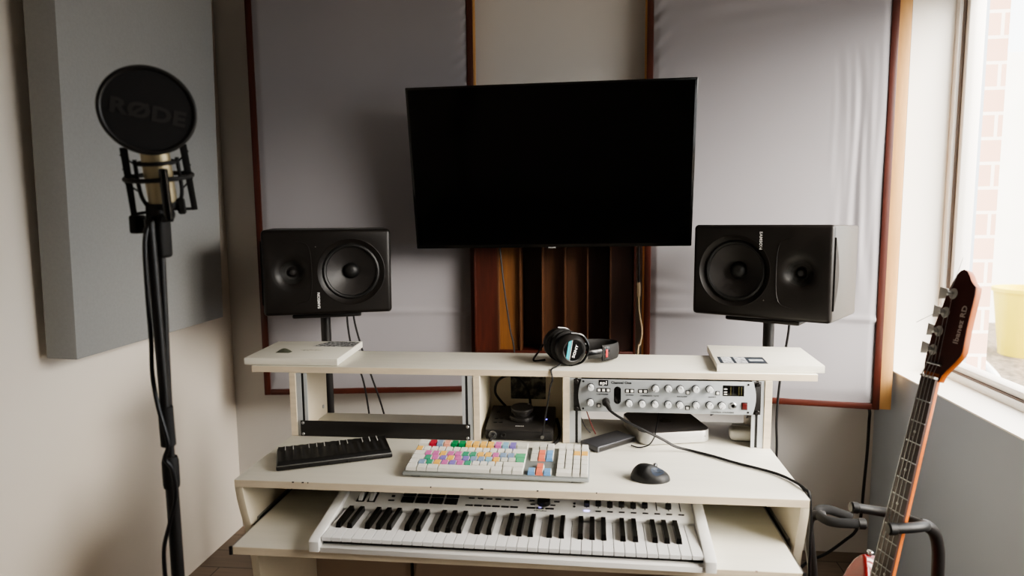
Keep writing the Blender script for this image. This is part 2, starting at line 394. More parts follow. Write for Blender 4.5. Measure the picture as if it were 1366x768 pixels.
# loose boards on both shelf ends
def slab(corners, z0, z1, m, me):
    mb = MB(); mb.prism(corners, z0, z1, m, 'xy', .0012)
    return mb
t = thing('loose_board', 'loose cream board with peeling sticker scraps on the left shelf end', 'board', (0, .45, ST), group='loose boards on the shelf ends')
part('board', slab([(-.1335, .3245), (.1375, .326), (.123, .583), (-.147, .568)], ST + .0008, ST + .0205, M_CREAM, M_EDGE), t)
zt = ST + .0207
part('sticker', MB().add([(-.005, .498, zt), (.124, .493, zt), (.1195, .572, zt), (.022, .576, zt)], [(0, 1, 2, 3)], M_PRINT2), t, 'grey collage sticker')
part('sticker_scrap', MB().add([(-.005, .43, zt), (.045, .435, zt), (.05, .447, zt), (.0, .45, zt), (-.02, .44, zt)], [(0, 1, 2, 3, 4)], collage_mat('torn_paper', (150, 150, 140), (200, 196, 182), (222, 216, 200), 150)), t, 'torn remains of a paper sticker')
part('sticker_flap', MB().grid(lambda u, v: (-.075 + .04 * u + .004 * v, .395 + .018 * v, zt + .010 * math.sin(PI * (.15 + .85 * u)) * v), 8, 4, mat('dark_paper', (74, 76, 62), .7)), t, 'curled dark paper flap')
t = thing('loose_board', 'loose cream board with black and white sticker on the right shelf end', 'board', (1.31, .45, ST), group='loose boards on the shelf ends')
part('board', slab([(1.1665, .3265), (1.4372, .329), (1.4475, .565), (1.186, .588)], ST + .0008, ST + .0205, M_CREAM, M_EDGE), t)
stk = MB()
def quad(mb, x0, x1, y0, y1, m, dz=0.0, sk=.012):
    f = lambda x, y: (x + (1.2 - x) * 0 + (y - .34) * .06, y, zt + dz)
    mb.add([f(x0, y0), f(x1, y0), f(x1, y1), f(x0, y1)], [(0, 1, 2, 3)], m)
quad(stk, 1.178, 1.300, .343, .424, M_NAVY)
quad(stk, 1.187, 1.213, .346, .421, M_PRINT3, .0002); quad(stk, 1.221, 1.250, .345, .421, M_PRINT3, .0002)
quad(stk, 1.258, 1.294, .372, .395, mat('white_smear', (190, 196, 200), .5, var=.2, vscale=80), .0002)
part('sticker', stk, t, 'black and white photo strip sticker')

# ================================================================== WALL PANELS
M_FAB = mat('grey_white_stretched_cloth', (150, 147, 151), 0.85, var=0.02, vscale=3, bump=0.15, bscale=700, sheen=0.1)
def fabric_panel(label, xl, yl, xr, yr, zb, zt_, right):
    dx = Vector((xr - xl, yr - yl, 0)); Wd = dx.length; ang = math.degrees(math.atan2(dx.y, dx.x))
    t = thing('fabric_panel', label, 'acoustic panel', (xl, yl, zb), ang, 'cloth panels on the back wall')
    H = zt_ - zb; fw, dep = .024, .07
    def rail(a, b, m): part('frame_rail', MB().box(a, b, m, .002), t, 'dark red wooden frame rail')
    rail((0, 0, 0), (fw, dep, H), M_WOOD_RED); rail((Wd - fw, 0, 0), (Wd, dep, H), M_WOOD_RED)
    rail((fw, 0, 0), (Wd - fw, dep, .022), M_WOOD_REDH); rail((fw, 0, H - .022), (Wd - fw, dep, H), M_WOOD_REDH)
    seam = .32
    def fn(u, v):
        x = fw - .002 + (Wd - 2 * fw + .004) * u; z = .018 + (H - .036) * v
        y = .006
        e = min(u, 1 - u, v, 1 - v)
        y -= .006 * min(1, e / .03)                       # cloth bulges slightly from the frame
        zz = z
        if zz < seam: y += .0025 + .0015 * math.sin(x * 17)
        y += .0042 * math.exp(-((zz - seam - .012 - .006 * math.sin(x * 5)) / .009) ** 2) * -1
        p = Vector((x * 1.5, z * 1.5, 3.1 if right else 8.4)); y += .004 * noise.noise(p)
        if right:
            k = max(0, 1 - abs(u - .90) / .14) * max(0, min(1, (z - .36) * 5)) * max(0, min(1, (1.30 - z) * 4))
            y += k * .0062 * noise.noise(((x + .06 * z + .02 * math.sin(z * 4)) * 46, z * 3.2, 1))
            k2 = max(0, min(1, (z - 1.33) * 6)); s_ = z - .10 * math.sin(u * 2.2 + .3)
            y += k2 * .0066 * noise.noise((x * 3.5, s_ * 26, 5))
            k3 = max(0, 1 - u / .10) * max(0, min(1, (z - .9) * 3)); y += k3 * .006 * noise.noise((x * 8, (z - x * .9) * 34, 7))
            k4 = max(0, 1 - u / .30) * max(0, 1 - abs(z - .40) / .12); y += k4 * .008 * noise.noise((x * 5, z * 24, 2))
        else:
            k = max(0, (u - .9) / .1) * max(0, min(1, (z - .5) * 3)); y += k * .003 * math.sin((z - x * .6) * 130)
            k2 = max(0, (v - .93) / .07); y += k2 * .002 * math.sin(x * 60)
        return (x, y, z)
    c = MB(); c.recalc = False; c.grid(fn, 150, 190, M_FAB)
    part('stretched_cloth', c, t, 'grey white stretched cloth', ang=180)
    part('side_strip', MB().box((Wd, .012, 0), (Wd + (.040 if right else .010), .04, H), M_HONEY, .001), t, 'tan side strip')  # wide strip on the right panel stands in for warm bounce on the wall
    if right: part('side_strip', MB().box((-.008, .012, 0), (0, .04, H), M_HONEY, .001), t, 'tan side strip')
    part('backing_board', MB().box((fw, .045, .02), (Wd - fw, .055, H - .02), M_WOOD_DK), t)
    return t
fabric_panel('large grey cloth panel in dark wood frame behind the left speaker', -.456, 1.065, .392, 1.185, -.1005, 1.50, False)
fabric_panel('large grey cloth panel in dark wood frame behind the right speaker', 1.046, 1.16, 1.873, 1.035, -.0995, 1.50, True)
# grey absorber on left wall
t = thing('foam_absorber', 'thick grey cloth covered slab hung high on the left wall', 'acoustic panel', (XL, .6, .232))
part('absorber_slab', MB().box((XL + .032, .222, .232), (XL + .124, .975, 1.62), M_GREY_FAB, .004, 2, T(XL + .03, 0, .232) @ RY(1.3) @ T(-XL - .03, 0, -.232)), t)
part('wall_cleat', MB().box((XL + .001, .35, .30), (XL + .036, .85, .36), M_WOOD_BR).box((XL + .001, .35, 1.30), (XL + .058, .85, 1.36), M_WOOD_BR), t)

# wooden skyline diffuser between the panels
t = thing('wood_diffuser', 'dark wooden diffuser with vertical wells below the screen', 'diffuser', (.7, 1.18, .07))
y0 = 1.10; zb, ztp = .07, .62
depths = [0, .018, .10, .045, .045, .10, .020]
wm = [M_WOOD_RED, M_WOOD_LT, M_WOOD_DK, M_WOOD_BR, M_WOOD_BR, M_WOOD_DK, M_WOOD_DK]
xs = [.404 + .0855 * i for i in range(8)]
fr = MB()
fr.box((xs[0] - .008, y0, zb), (xs[0], 1.2495, ztp), M_WOOD_RED, .001)
fr.box((xs[7], y0, zb), (xs[7] + .008, 1.2495, ztp), M_WOOD_RED, .001)
fr.box((xs[0], y0, zb), (xs[7], 1.2495, zb + .018), M_WOOD_REDH, .001); fr.box((xs[0], y0, ztp - .018), (xs[7], 1.2495, ztp), M_WOOD_REDH, .001)
part('case', fr, t)
for i in range(7):
    part('well_board', MB().box((xs[i] + (.003 if i else 0), y0 + .001 + depths[i], zb + .018), (xs[i + 1] - .003, y0 + .012 + depths[i], ztp - .018), wm[i]), t)
    if i: part('divider', MB().box((xs[i] - .003, y0, zb + .018), (xs[i] + .003, 1.249, ztp - .018), M_WOOD_BR), t)

# ================================================================== SCREEN
t = thing('television', 'large black flat screen hung on the wall above the desk', 'television', (.697, .95, .773), rot=RX(9.77) @ RY(-.37))
tw, th = .996 / 2, .573 / 2
fr = MB(); fr.box((-tw, 0, -th), (tw, .022, th), M_BLACKG, .003)
fr.box((-.33, .022, -.23), (.33, .055, .12), M_BLACK, .012)
body = part('housing', fr, t)
part('screen', MB().box((-tw + .009, -.0006, -th + .013), (tw - .009, .004, th - .008), M_SCREEN), t)
lg = MB(); lg.box((-.016, -.002, -th - .003), (.022, .006, -th + .002), M_BLACKG, .001)
part('badge', lg, t)
lt = MB(); lt.text('PHILIPS', .0062, mat('pale_lettering', (205, 205, 205), .5), T(.003, -.0024, -th + .0003) @ RX(90), .02, 1.25)
part('lettering', lt, t)
t = thing('wall_mount', 'black wall bracket holding the television', 'bracket', (.70, 1.245, .75))
m_ = MB(); m_.box((.55, 1.237, .62), (.85, 1.2495, .88), M_BLACKM, .003)
part('wall_plate', m_, t); part('arm', MB().box((.66, 1.045, .73), (.74, 1.237, .78), M_BLACKM, .004), t)
part('tilt_plate', MB().box((.56, 1.036, .65), (.84, 1.048, .86), M_BLACKM, .003), t)

# ================================================================== SPEAKERS
def boolean(me, cutters):
    o = bpy.data.objects.new('work', me); COL.objects.link(o); cs = []
    for c in cutters:
        oc = bpy.data.objects.new('cut', c); COL.objects.link(oc); cs.append(oc)
        md = o.modifiers.new('b', 'BOOLEAN'); md.operation = 'DIFFERENCE'; md.object = oc; md.solver = 'EXACT'
    dg = bpy.context.evaluated_depsgraph_get(); dg.update()
    out = bpy.data.meshes.new_from_object(o.evaluated_get(dg))
    for x in [o] + cs: bpy.data.objects.remove(x)
    return out
M_TXT = mat('white_lettering', (215, 215, 215), 0.5, var=.02)
M_TXTD = mat('dark_lettering', (30, 31, 34), 0.5, var=.02)
FY = Matrix(((1, 0, 0, 0), (0, 0, -1, 0), (0, 1, 0, 0), (0, 0, 0, 1)))     # local z of a lathe -> -y, i.e. towards the viewer
M_LIP = mat('matte_moulding', (20, 18, 17), .6, var=.1, spec=.2)
M_CAB = mat('window_lit_vinyl', (62, 61, 59), 0.45, var=.05, vscale=30, bump=.04, bscale=500)  # black vinyl greyed to carry the window light on the cabinet sides
def speaker(label, loc, rot, s):
    """s=-1 tweeter on the left, +1 tweeter on the right"""
    t = thing('studio_speaker', label, 'speaker', loc, rot=rot, group='monitor speakers')
    hw, hh, dp = .208, .1415, .306
    cab = MB().box((-hw, 0, -hh), (hw, .026, hh), M_SPK, .012, 3).mesh('baffle')
    wx, tx = -s * .076, s * .115
    cut1 = MB().cyl((wx, -.01, 0), (wx, .075, 0), .1125, M_SPK, n=64).mesh('c')
    cut2 = MB().lathe([(0, -.036), (.018, -.036)] + [(.018 + .050 * i / 10, -.036 * (1 - i / 10) ** 2.2 - .0001 + (.0011 if i == 10 else 0)) for i in range(11)] + [(.068, .02), (0, .02)], M_SPK, 48, T(tx, 0, 0) @ FY).mesh('c')
    box_ = MB().box((-hw + .0006, .012, -hh + .0006), (hw - .0006, dp, hh - .0006), M_CAB, .009, 3).mesh('cabinet')
    box_ = boolean(box_, [cut1.copy(), cut2.copy()]); box_.set_sharp_from_angle(angle=R(30))
    if not box_.materials: box_.materials.append(M_CAB)
    ob = bpy.data.objects.new('cabinet', box_); COL.objects.link(ob); ob.parent = t
    cab = boolean(cab, [cut1, cut2]); cab.set_sharp_from_angle(angle=R(30))
    if not cab.materials: cab.materials.append(M_SPK)
    o = bpy.data.objects.new('front_baffle', cab); COL.objects.link(o); o.parent = t
    # woofer: recessed ring, surround roll, cone, dust cap   (lathe z towards the viewer)
    Mw = T(wx, 0, 0) @ FY
    part('trim_ring', MB().lathe([(.1125, -.002), (.1125, .0005), (.110, .001), (.098, -.011), (.0945, -.012), (.0945, -.02), (.1125, -.02)], M_SPK, 64, Mw), t)
    part('surround', MB().lathe([(.0945, -.014), (.093, -.009), (.088, -.0065), (.083, -.009), (.081, -.0145), (.0945, -.02)], M_RUBBER, 64, Mw), t)
    part('woofer_cone', MB().lathe([(.082, -.0145), (.055, -.030), (.025, -.044), (0, -.05), (0, -.055), (.082, -.02)], M_CONE, 64, Mw), t)
    part('dust_cap', MB().lathe([(.027, -.044), (.024, -.033), (.016, -.026), (.008, -.0235), (0, -.023)], M_RUBBER, 40, Mw), t)
    Mt = T(tx, 0, 0) @ FY
    part('tweeter', MB().lathe([(.02, -.038), (.0185, -.0335), (.0165, -.0335), (.0155, -.036), (.0135, -.029), (.008, -.0215), (0, -.019)], M_CONE, 40, Mt), t)
    # shallow waveguide moulding and lip that wraps round the tweeter end
    wg = MB(); pts = [(s * (.045 + .012 * math.cos(a)), .118 * math.sin(a)) for a in []]
    arc = [(s * hw, -.098), (s * .10, -.104), (s * .06, -.085), (s * .052, 0), (s * .06, .085), (s * .10, .104), (s * hw, .098)]
    wg.tube([(x, -.0005, z) for x, z in arc[1:-1]], .0012, M_SPK, 6)
    part('waveguide_rim', wg, t)
    lip = [(.010, -.105)] + [(.010 + .046 * math.sin(PI * i / 12), -.105 + .21 * i / 12) for i in range(1, 12)] + [(.010, .105)]
    part('side_lip', MB().prism(lip, s * (hw - .002), s * (hw + .004), M_LIP, 'yz', .001), t, 'curved lip of the front moulding')
    tm = MB(); tm.text('SAMSON', .0115, M_TXT, T(-s * -.032 if s < 0 else .004, -.0004, s * .094) @ RY(90 * (1 if s > 0 else -1)) @ RX(90), .03, 1.15)
    part('lettering', tm, t)
    part('power_light', MB().cyl((s * .037 * 1 if s < 0 else .018, .001, -s * .085), (s * .037 if s < 0 else .018, -.0012, -s * .085), .0018, mat('small_led', (90, 84, 80), .4, emit=((150, 140, 130), .25)), n=10), t)
    return t
speaker('black two-way speaker laid on its side, left of the screen', (-.031, .71, .427), RZ(19.98) @ RX(.1) @ RY(.3), -1)
speaker('black two-way speaker laid on its side, right of the screen', (1.341, .641, .434), RZ(-32.3) @ RX(-1.5) @ RY(-.37), 1)
def speaker_stand(label, px, py, top, yaw, fz):
    t = thing('speaker_stand', label, 'speaker stand', (px, py, ZF), yaw, 'speaker stands')
    H = top - ZF
    part('top_plate', MB().box((-.105, -.11, H - .016), (.125, .11, H - .002), M_BLACK, .006), t)
    part('pole', MB().cyl((0, 0, .014), (0, 0, H - .012), .0175, M_BLACK, n=28), t)
    part('base_plate', MB().box((-.15, -.15, 0), (.15, .15, .014), M_BLACK, .005), t)
    part('collar', MB().cyl((0, 0, .014), (0, 0, .05), .026, M_BLACK, n=28, bev=.002), t)
speaker_stand('black speaker stand with thin pole behind the left shelf end', -.102, .85, .283, 19.98, 0)
speaker_stand('black speaker stand with thin pole behind the right shelf end', 1.418, .80, .285, -32.3, 0)

# ================================================================== RACK GEAR
t = thing('rack_blank_panel', 'plain black rack panel low in the left bay of the desk', 'rack panel', (.27, .31, .002))
part('plate', MB().box((.0295, .3115, .001), (.512, .3145, .0455), M_BLACK, .0006), t)
for x in (.037, .5045):
    for z in (.0075, .039):
        part('screw', MB().cyl((x, .3118, z), (x, .3085, z), .0042, M_STEEL, n=14, bev=.001), t, 'steel screw')

pre = thing('channel_preamp', 'silver rack microphone preamp with rows of knobs in the right bay', 'preamp', (.7933, .3095, .0909))
def pp(x, z, y=0.0): return (.7933 + x, .307 + y, .0909 + z)
part('rack_ears', MB().box(pp(0, .0005, .0025), pp(.4826, .0880, .0055), M_BLACK, .0008), pre, 'black rack ears')
part('chassis', MB().box(pp(.02, .002, .0055), pp(.4626, .0865, .19), M_BLACK, .001), pre)
fp = []
for i in range(13): fp.append((.0205 - .0085 * math.sin(PI * i / 12), .0005 + .0875 * i / 12))
fr_ = [(.4621 + .0075 * math.sin(PI * i / 12) - (.004 if False else 0), .0880 - .0875 * i / 12) for i in range(13)]
part('faceplate', MB().prism([(.7933 + x, .0909 + z) for x, z in fp + fr_], .307, .3095, M_SILVER, 'xz', .0006), pre)
M_KNOB = mat('pale_grey_knob', (216, 219, 221), 0.35, var=.02)
ups = [(.0457, .0661), (.2137, .0661), (.2467, .0661), (.2777, .0651), (.3167, .0661), (.3517, .0661)]
los = [(.0447, .0251), (.1457, .0251), (.1797, .0241), (.2127, .0241), (.2467, .0235), (.2767, .0230), (.3177, .0235), (.3527, .0235), (.3837, .0235)]
tick = MB()
for (x, z) in ups + los:
    k = MB(); M = T(*pp(x - .0006, z + .002)) @ FY
    k.lathe([(0, 0), (.0098, 0), (.0098, .003), (.0086, .004), (0, .004)], M_TXTD, 28, M)
    k.lathe([(.0082, .004), (.0080, .0145), (.0068, .0160), (0, .0160)], M_KNOB, 28, M)
    an = R(random.choice([60, 90, 120, 200, 240, 300])); M2 = M @ RZ(math.degrees(an))
    k.box((.002, -.0006, .0158), (.0078, .0006, .0164), M_TXTD, M=M2)
    part('knob', k, pre, 'pale grey knob on a dark skirt')
    for j in range(11):
        a = R(225 - 27 * j)
        tick.box((-.0003, -.0003, 0), (.0003, .0003, .0003), M_TXTD, M=T(*pp(x - .0006 + .0112 * math.cos(a), z + .002 + .0112 * math.sin(a))) @ FY)
def buttons(x0, x1, z0, z1, n):
    part('button_frame', MB().box(pp(x0, z0, -.0012), pp(x1, z1, .0005), M_BLACK, .0008), pre)
    w_ = (x1 - x0) / n
    for i in range(n):
        part('push_button', MB().box(pp(x0 + w_ * i + w_ * .2, z0 + .0024, -.004), pp(x0 + w_ * (i + 1) - w_ * .2, z1 - .0024, 0), M_WHITEP, .0006), pre, 'white push button')
for b in ((.0607, .0967, .0541, .0651, 3), (.1347, .1587, .0531, .0641, 2), (.1687, .1937, .0531, .0641, 2), (.0607, .0717, .0121, .0231, 1),
          (.2907, .3022, .0520, .0635, 1), (.3667, .3777, .0515, .0628, 1), (.2907, .3022, .0105, .0220, 1)): buttons(*b)
mt = MB(); cpts = []
for i in range(24):
    a = 2 * PI * i / 24; cpts.append((.1152 + .0092 * math.cos(a), .0461 + .0092 * math.sin(a) + (.0145 if math.sin(a) > 0 else -.0145)))
mt.prism([(.7933 + x, .0909 + z) for x, z in cpts], .3062, .3085, M_BLACKG, 'xz', .0006)
part('meter_window', mt, pre, 'dark oval window')
part('logo_plate', MB().box(pp(.0657, .0715, -.0006), pp(.0907, .0868, .0005), M_BLACKG, .0004), pre)
dsp = MB(); dsp.box(pp(.3855, .0495, -.0006), pp(.4392, .0780, .0005), M_BLACKG, .0004)
M_LEDY = mat('dim_yellow_segment', (74, 70, 34), .5)
dd = part('level_display', dsp, pre, 'dark level meter display')
sg = MB()
for cx in (.404, .4105, .4245, .431):
    for j in range(9): sg.box(pp(cx, .0522 + j * .0026, -.0009), pp(cx + .0028, .0536 + j * .0026, -.0005), M_LEDY if cx != .4105 else M_TXTD)
for j, z in enumerate((.053, .059, .067)): sg.box(pp(.3885, z, -.0009), pp(.3965, z + .003, -.0005), M_LGREY)
part('segments', sg, dd)
pw = MB(); pw.box(pp(.4332, .0135, -.001), pp(.4484, .0340, .0005), M_BLACK, .001)
pwr = part('power_switch', pw, pre, 'red rocker switch')
part('rocker', MB().box(pp(.4348, .0155, -.004), pp(.4468, .0320, 0), mat('dark_red_plastic', (84, 22, 20), .35), .0012), pwr)
jk = MB(); jk.lathe([(0, .0005), (.0045, .0005), (.0045, .003), (.0068, .0035), (.0092, .002), (.0092, 0), (0, 0)], M_STEEL, 28, T(*pp(.4115, .0245)) @ FY)
jk.cyl(pp(.4115, .0245, -.0012), pp(.4115, .0245, 0), .0044, M_BLACKG, n=20)
part('jack_socket', jk, pre, 'steel jack socket')
for x, z in ((.0257, .0825), (.0250, .0085), (.4497, .0805), (.4505, .0070)):
    part('screw', MB().cyl(pp(x, z, .0005), pp(x, z, -.0015), .0028, M_BLACKM, n=12, bev=.0005), pre, 'dark face screw')
for x, z in ((.0075, .081), (.0075, .007), (.4747, .081), (.4747, .007)):
    part('rack_bolt', MB().cyl(pp(x, z, .0025), pp(x, z, -.0025), .0055, M_BLACK, n=16, bev=.0012), pre)
lx = MB()
def ptxt(s_, x, z, size, m, bold=0, wide=1.0): lx.text(s_, size, m, T(*pp(x, z, -.0003 if m is not M_TXT else -.0009)) @ RX(90), bold, wide, ext=.0001)
ptxt('spl', .0782, .0790, .0125, M_TXT, .03, 1.35)
ptxt('Channel One', .1245, .0800, .0092, M_TXTD, .035, 1.02)
for s_, x, z in (('TUBE PREAMP', .0755, .0478), ('DE-ESSER', .1467, .0472), ('COMPRESSOR / GATE', .198, .0462), ('EQUALIZER', .282, .0458), ('OUTPUT', .359, .0458)):
    ptxt(s_, x, z, .0044, M_TXTD, .03, 1.1)
ptxt('CONTROL SYNTHESIS', .385, .0055, .0048, M_TXTD, .03, 1.2)
part('lettering', lx, pre); part('scale_dots', tick, pre, kind='stuff')

# audio interface in the middle bay
M_IFACE = mat('charcoal_metal', (44, 42, 41), .38, var=.1, vscale=30)
it = thing('audio_interface', 'black desktop audio interface with a big round knob in the middle bay', 'audio interface', (.645, .32, 0))
pr_ = [(.32, .004), (.3185, .030), (.324, .0345), (.478, .052), (.486, .046), (.488, .004)]
part('body', MB().prism(pr_, .552, .738, M_IFACE, 'yz', .003), it)
part('front_panel', MB().box((.558, .3165, .006), (.732, .322, .028), M_BLACKM, .001), it)
for x in (.565, .725):
    part('rubber_foot', MB().cyl((x, .345, 0), (x, .345, .005), .008, M_RUBBER, n=16), it)
sl = math.degrees(math.atan2(.0175, .154)); Mi = T(.647, .392, .0425) @ RX(sl)
part('knob_base', MB().lathe([(0, 0), (.035, 0), (.036, .004), (.034, .011), (.028, .013), (0, .013)], M_IFACE, 48, Mi), it)
part('volume_knob', MB().lathe([(.024, .013), (.024, .019), (.0305, .022), (.0325, .031), (.0305, .0335), (0, .0345)], M_IFACE, 48, Mi), it)
part('knob_pointer', MB().box((.020, .010, .034), (.027, .0125, .0352), M_TXT, M=Mi @ RZ(20)), it, 'white pointer dot')
for i, (x, y) in enumerate(((.575, .36), (.590, .36), (.575, .385), (.590, .385), (.575, .43), (.713, .36), (.713, .43))):
    part('button', MB().box((-.005, -.004, 0), (.005, .004, .002), M_RUBBER, .0008, M=T(x, y, .0345 + (y - .324) * .1136) @ RX(sl)), it)
part('status_light', MB().box((-.002, -.002, 0), (.002, .002, .0012), mat('blue_led', (90, 90, 255), .4, emit=((110, 100, 255), 5)), M=T(.716, .385, .042) @ RX(sl)), it, 'blue status light')
jk = MB(); jk.lathe([(0, .001), (.007, .001), (.007, .004), (.010, .005), (.0115, .002), (.0115, 0), (0, 0)], M_STEEL, 28, T(.573, .3165, .017) @ FY)
part('jack_socket', jk, it, 'steel combo jack')
part('jack_socket', MB().lathe([(0, .0005), (.004, .0005), (.005, .003), (.0075, .003), (.0075, 0), (0, 0)], M_BLACKM, 24, T(.602, .3165, .017) @ FY), it)
mk = MB()
for j in range(5): mk.box((.634 + j * .0048, .331 + .0, .0375), (.6375 + j * .0048, .336, .0383), M_LGREY, M=None)
part('maker_mark', mk, it, 'small pale marks below the knob')

# computer, drive, white box, under the preamp
mini = thing('mini_computer', 'flat silver square computer with dark top under the preamp', 'computer', (.972, .304, 0), 13.0)
sq = []
for cx, cy, a0 in ((.165, .03, -90), (.165, .165, 0), (.03, .165, 90), (.03, .03, 180)):
    for j in range(9):
        a = R(a0 + 90 * j / 8); sq.append((cx + .03 * math.cos(a), cy + .03 * math.sin(a)))
part('shell', MB().prism(sq, .003, .0345, M_ALU, 'xy', .002), mini)
part('foot', MB().lathe([(0, 0), (.075, 0), (.08, .003), (0, .003)], M_RUBBER, 40, T(.0975, .0975, 0)), mini)
part('top_face', MB().prism([(.0975 + (x - .0975) * .985, .0975 + (y - .0975) * .985) for x, y in sq], .0342, .0352, mat('dark_grey_top', (88, 84, 84), .35, .4, var=.04), 'xy'), mini, 'dark reflecting top face')
lg = MB(); ap = []
for i in range(40):                                       # fruit shaped emblem
    a = 2 * PI * i / 40; rr = .0165 * (1 + .05 * math.cos(2 * a)) * (1 - .13 * math.exp(-((a - PI / 2) / .35) ** 2) - .10 * math.exp(-((a - 3 * PI / 2) / .35) ** 2))
    x, y = rr * math.cos(a), rr * 1.04 * math.sin(a)
    d_ = math.hypot(x - .021, y - .003)
    if d_ < .0095: x = .021 - .0095 * (.021 - x) / max(d_, 1e-5); y = .003 - .0095 * (.003 - y) / max(d_, 1e-5)
    ap.append((.10 + x, .095 + y))
lg.prism(ap, .0350, .0354, M_BLACKG, 'xy')
lg.lathe([(0, 0), (.006, 0), (.006, .0004), (0, .0004)], M_BLACKG, 16, T(.1035, .119, .0350) @ RZ(-45), 1.1, .45)
part('emblem', lg, mini)
part('status_light', MB().cyl((.175, -.0002, .020), (.175, -.0012, .020), .0012, M_BLACKM, n=8), mini)
dv = thing('external_drive', 'small dark grey external drive beside the silver computer', 'drive', (.857, .243, 0), 43.0)
part('case', MB().box((0, 0, .001), (.137, .067, .0165), mat('slate_metal', (96, 97, 102), .4, .5, var=.04), .0015), dv)
part('end_panel', MB().box((.004, -.0006, .0035), (.133, .001, .0145), M_BLACK, .0005), dv)
wb = thing('power_adapter', 'small white rounded box at the right end below the preamp', 'box', (1.245, .385, 0), -6)
part('shell', MB().box((-.031, -.028, .001), (.031, .028, .0335), mat('aged_white_plastic', (236, 232, 222), .4), .0125, 4), wb)
part('top_ridge', MB().box((-.022, .008, .033), (.022, .022, .0365), M_WHITEP, .0017), wb)

# ================================================================== COMPUTER KEYBOARD
kb = thing('computer_keyboard', 'white computer keyboard with multi-coloured shortcut keys on the worktop', 'keyboard', (.394, .046, .0012), -.9)
KW, KD, tilt = .440, .156, 6.0
Mk = RX(tilt)
M_KBED = mat('grey_keyboard_bed', (120, 124, 122), .5)
M_CLEAR = mat('clear_grey_acrylic', (150, 154, 153), .18, var=.03, spec=.7)
b_ = MB(); b_.box((0, 0, .003), (KW, KD, .011), M_CLEAR, .003, 3, Mk); b_.box((.004, .004, .0105), (KW - .004, KD - .004, .0120), M_KBED, .0006, M=Mk)
part('base', b_, kb)
for x in (.03, KW - .03):
    part('foot', MB().box((x - .02, KD - .03, -.001), (x + .02, KD - .018, .018), M_CLEAR, .002), kb)
    part('foot', MB().box((x - .012, .006, 0), (x + .012, .016, .0045), M_RUBBER, .001), kb)
KC = {'w': (228, 226, 218), 'r': (176, 36, 58), 'b': (138, 160, 190), 's': (232, 164, 140), 'g': (18, 132, 78), 't': (66, 158, 124), 'y': (240, 190, 96), 'p': (206, 112, 172), 'l': (140, 184, 208),
      'v': (134, 118, 190), 'o': (236, 130, 104), 'c': (118, 166, 212), 'x': (208, 208, 198), 'e': (96, 180, 134)}
KM = {k: mat('keycap_' + {'w': 'white', 'r': 'red', 'b': 'dusty_blue', 's': 'salmon', 'g': 'green', 't': 'sea_green', 'y': 'amber', 'p': 'pink', 'l': 'light_blue', 'v': 'violet', 'o': 'coral', 'c': 'sky_blue', 'x': 'warm_grey', 'e': 'mint'}[k], c, .45, var=.03, vscale=60) for k, c in KC.items()}
KN = {'w': None, 'r': 'red key', 'b': 'dusty blue key', 's': 'salmon key', 'g': 'green key', 't': 'sea green key', 'y': 'amber key', 'p': 'pink key', 'l': 'light blue key', 'v': 'violet key', 'o': 'coral key', 'c': 'sky blue key', 'x': 'warm grey key', 'e': 'mint green return key'}
UN = .0187; RP = .0222
def key(x, row, wu, c, hu=1, tall=False):
    x0 = x + .0007; x1 = x + wu * UN - .0007; ya = .008 + (5 - row) * RP * 1.06 + .0008; yb = ya + RP * 1.06 * hu - .0014
    if row == 0: ya += .004; yb += .006
    h = .0205 + (.0035 if row == 0 else 0); ins = .0013
    vs = [(x0, ya, .0125), (x1, ya, .0125), (x1, yb, .0125), (x0, yb, .0125), (x0 + ins, ya + .0022, h), (x1 - ins, ya + .0022, h), (x1 - ins, yb - .0008, h), (x0 + ins, yb - .0008, h)]
    k = MB(); 
    k.add(vs, [(0, 1, 5, 4), (3, 0, 4, 7)], KM[c], Mk); k.add(vs, [(1, 2, 6, 5), (2, 3, 7, 6)], KM['w'] if c not in 'rg' else KM[c], Mk)  # right and back faces kept white as a painted highlight
    k.add(vs, [(4, 5, 6, 7)], KM[c], Mk)
    k.recalc = False
    part('key', k, kb, KN[c])
X0 = .006
rows = [[(1.45, 'w'), (1, 'r'), (1, 'b'), (1, 's'), (1, 'g'), (1, 'g'), (1, 'y'), (1, 'y'), (1, 'y'), (1, 'y'), (1, 'p'), (1, 'l'), (1, 'v'), (1.55, 'x')],
        [(1, 'y')] + [(1, 'w')] * 12 + [(2, 'w')],
        [(1.5, 'w'), (1, 'p'), (1, 'p'), (1, 'y'), (1, 'p'), (1, 'p'), (1, 't'), (1, 't'), (1, 'y'), (1, 'y'), (1, 'p'), (1, 'b'), (1, 'b'), (1.5, 'e')],
        [(1.75, 'w'), (1, 't'), (1, 'p'), (1, 'v'), (1, 'y'), (1, 'p'), (1, 'v'), (1, 'b'), (1, 'b'), (1, 'l'), (1, 'y'), (1, 'x'), (1, 'x'), (1.25, 'e')],
        [(1.25, 'w'), (1, 'b'), (1, 't'), (1, 'y'), (1, 'p'), (1, 'v'), (1, 'p'), (1, 't'), (1, 'w'), (1, 'w'), (1, 'w'), (1, 'w'), (2.75, 'w')],
        [(1.4, 'w'), (1.25, 'w'), (1.5, 'w'), (6.7, 'w'), (1.5, 'w'), (1.25, 'w'), (1.4, 'w')]]
for r_, row in enumerate(rows):
    x = X0
    for wu, c in row: key(x, r_, wu, c); x += wu * UN
XN = X0 + 15 * UN + .010
nav = [['x', 'x', 'w'], ['x', 'o', 'c'], ['x', 'o', 'c'], [None, None, None], [None, 'o', None], ['c', 'o', 'c']]
for r_, row in enumerate(nav):
    for i, c in enumerate(row):
        if c: key(XN + i * UN, r_, 1, c)
XP = XN + 3 * UN + .010
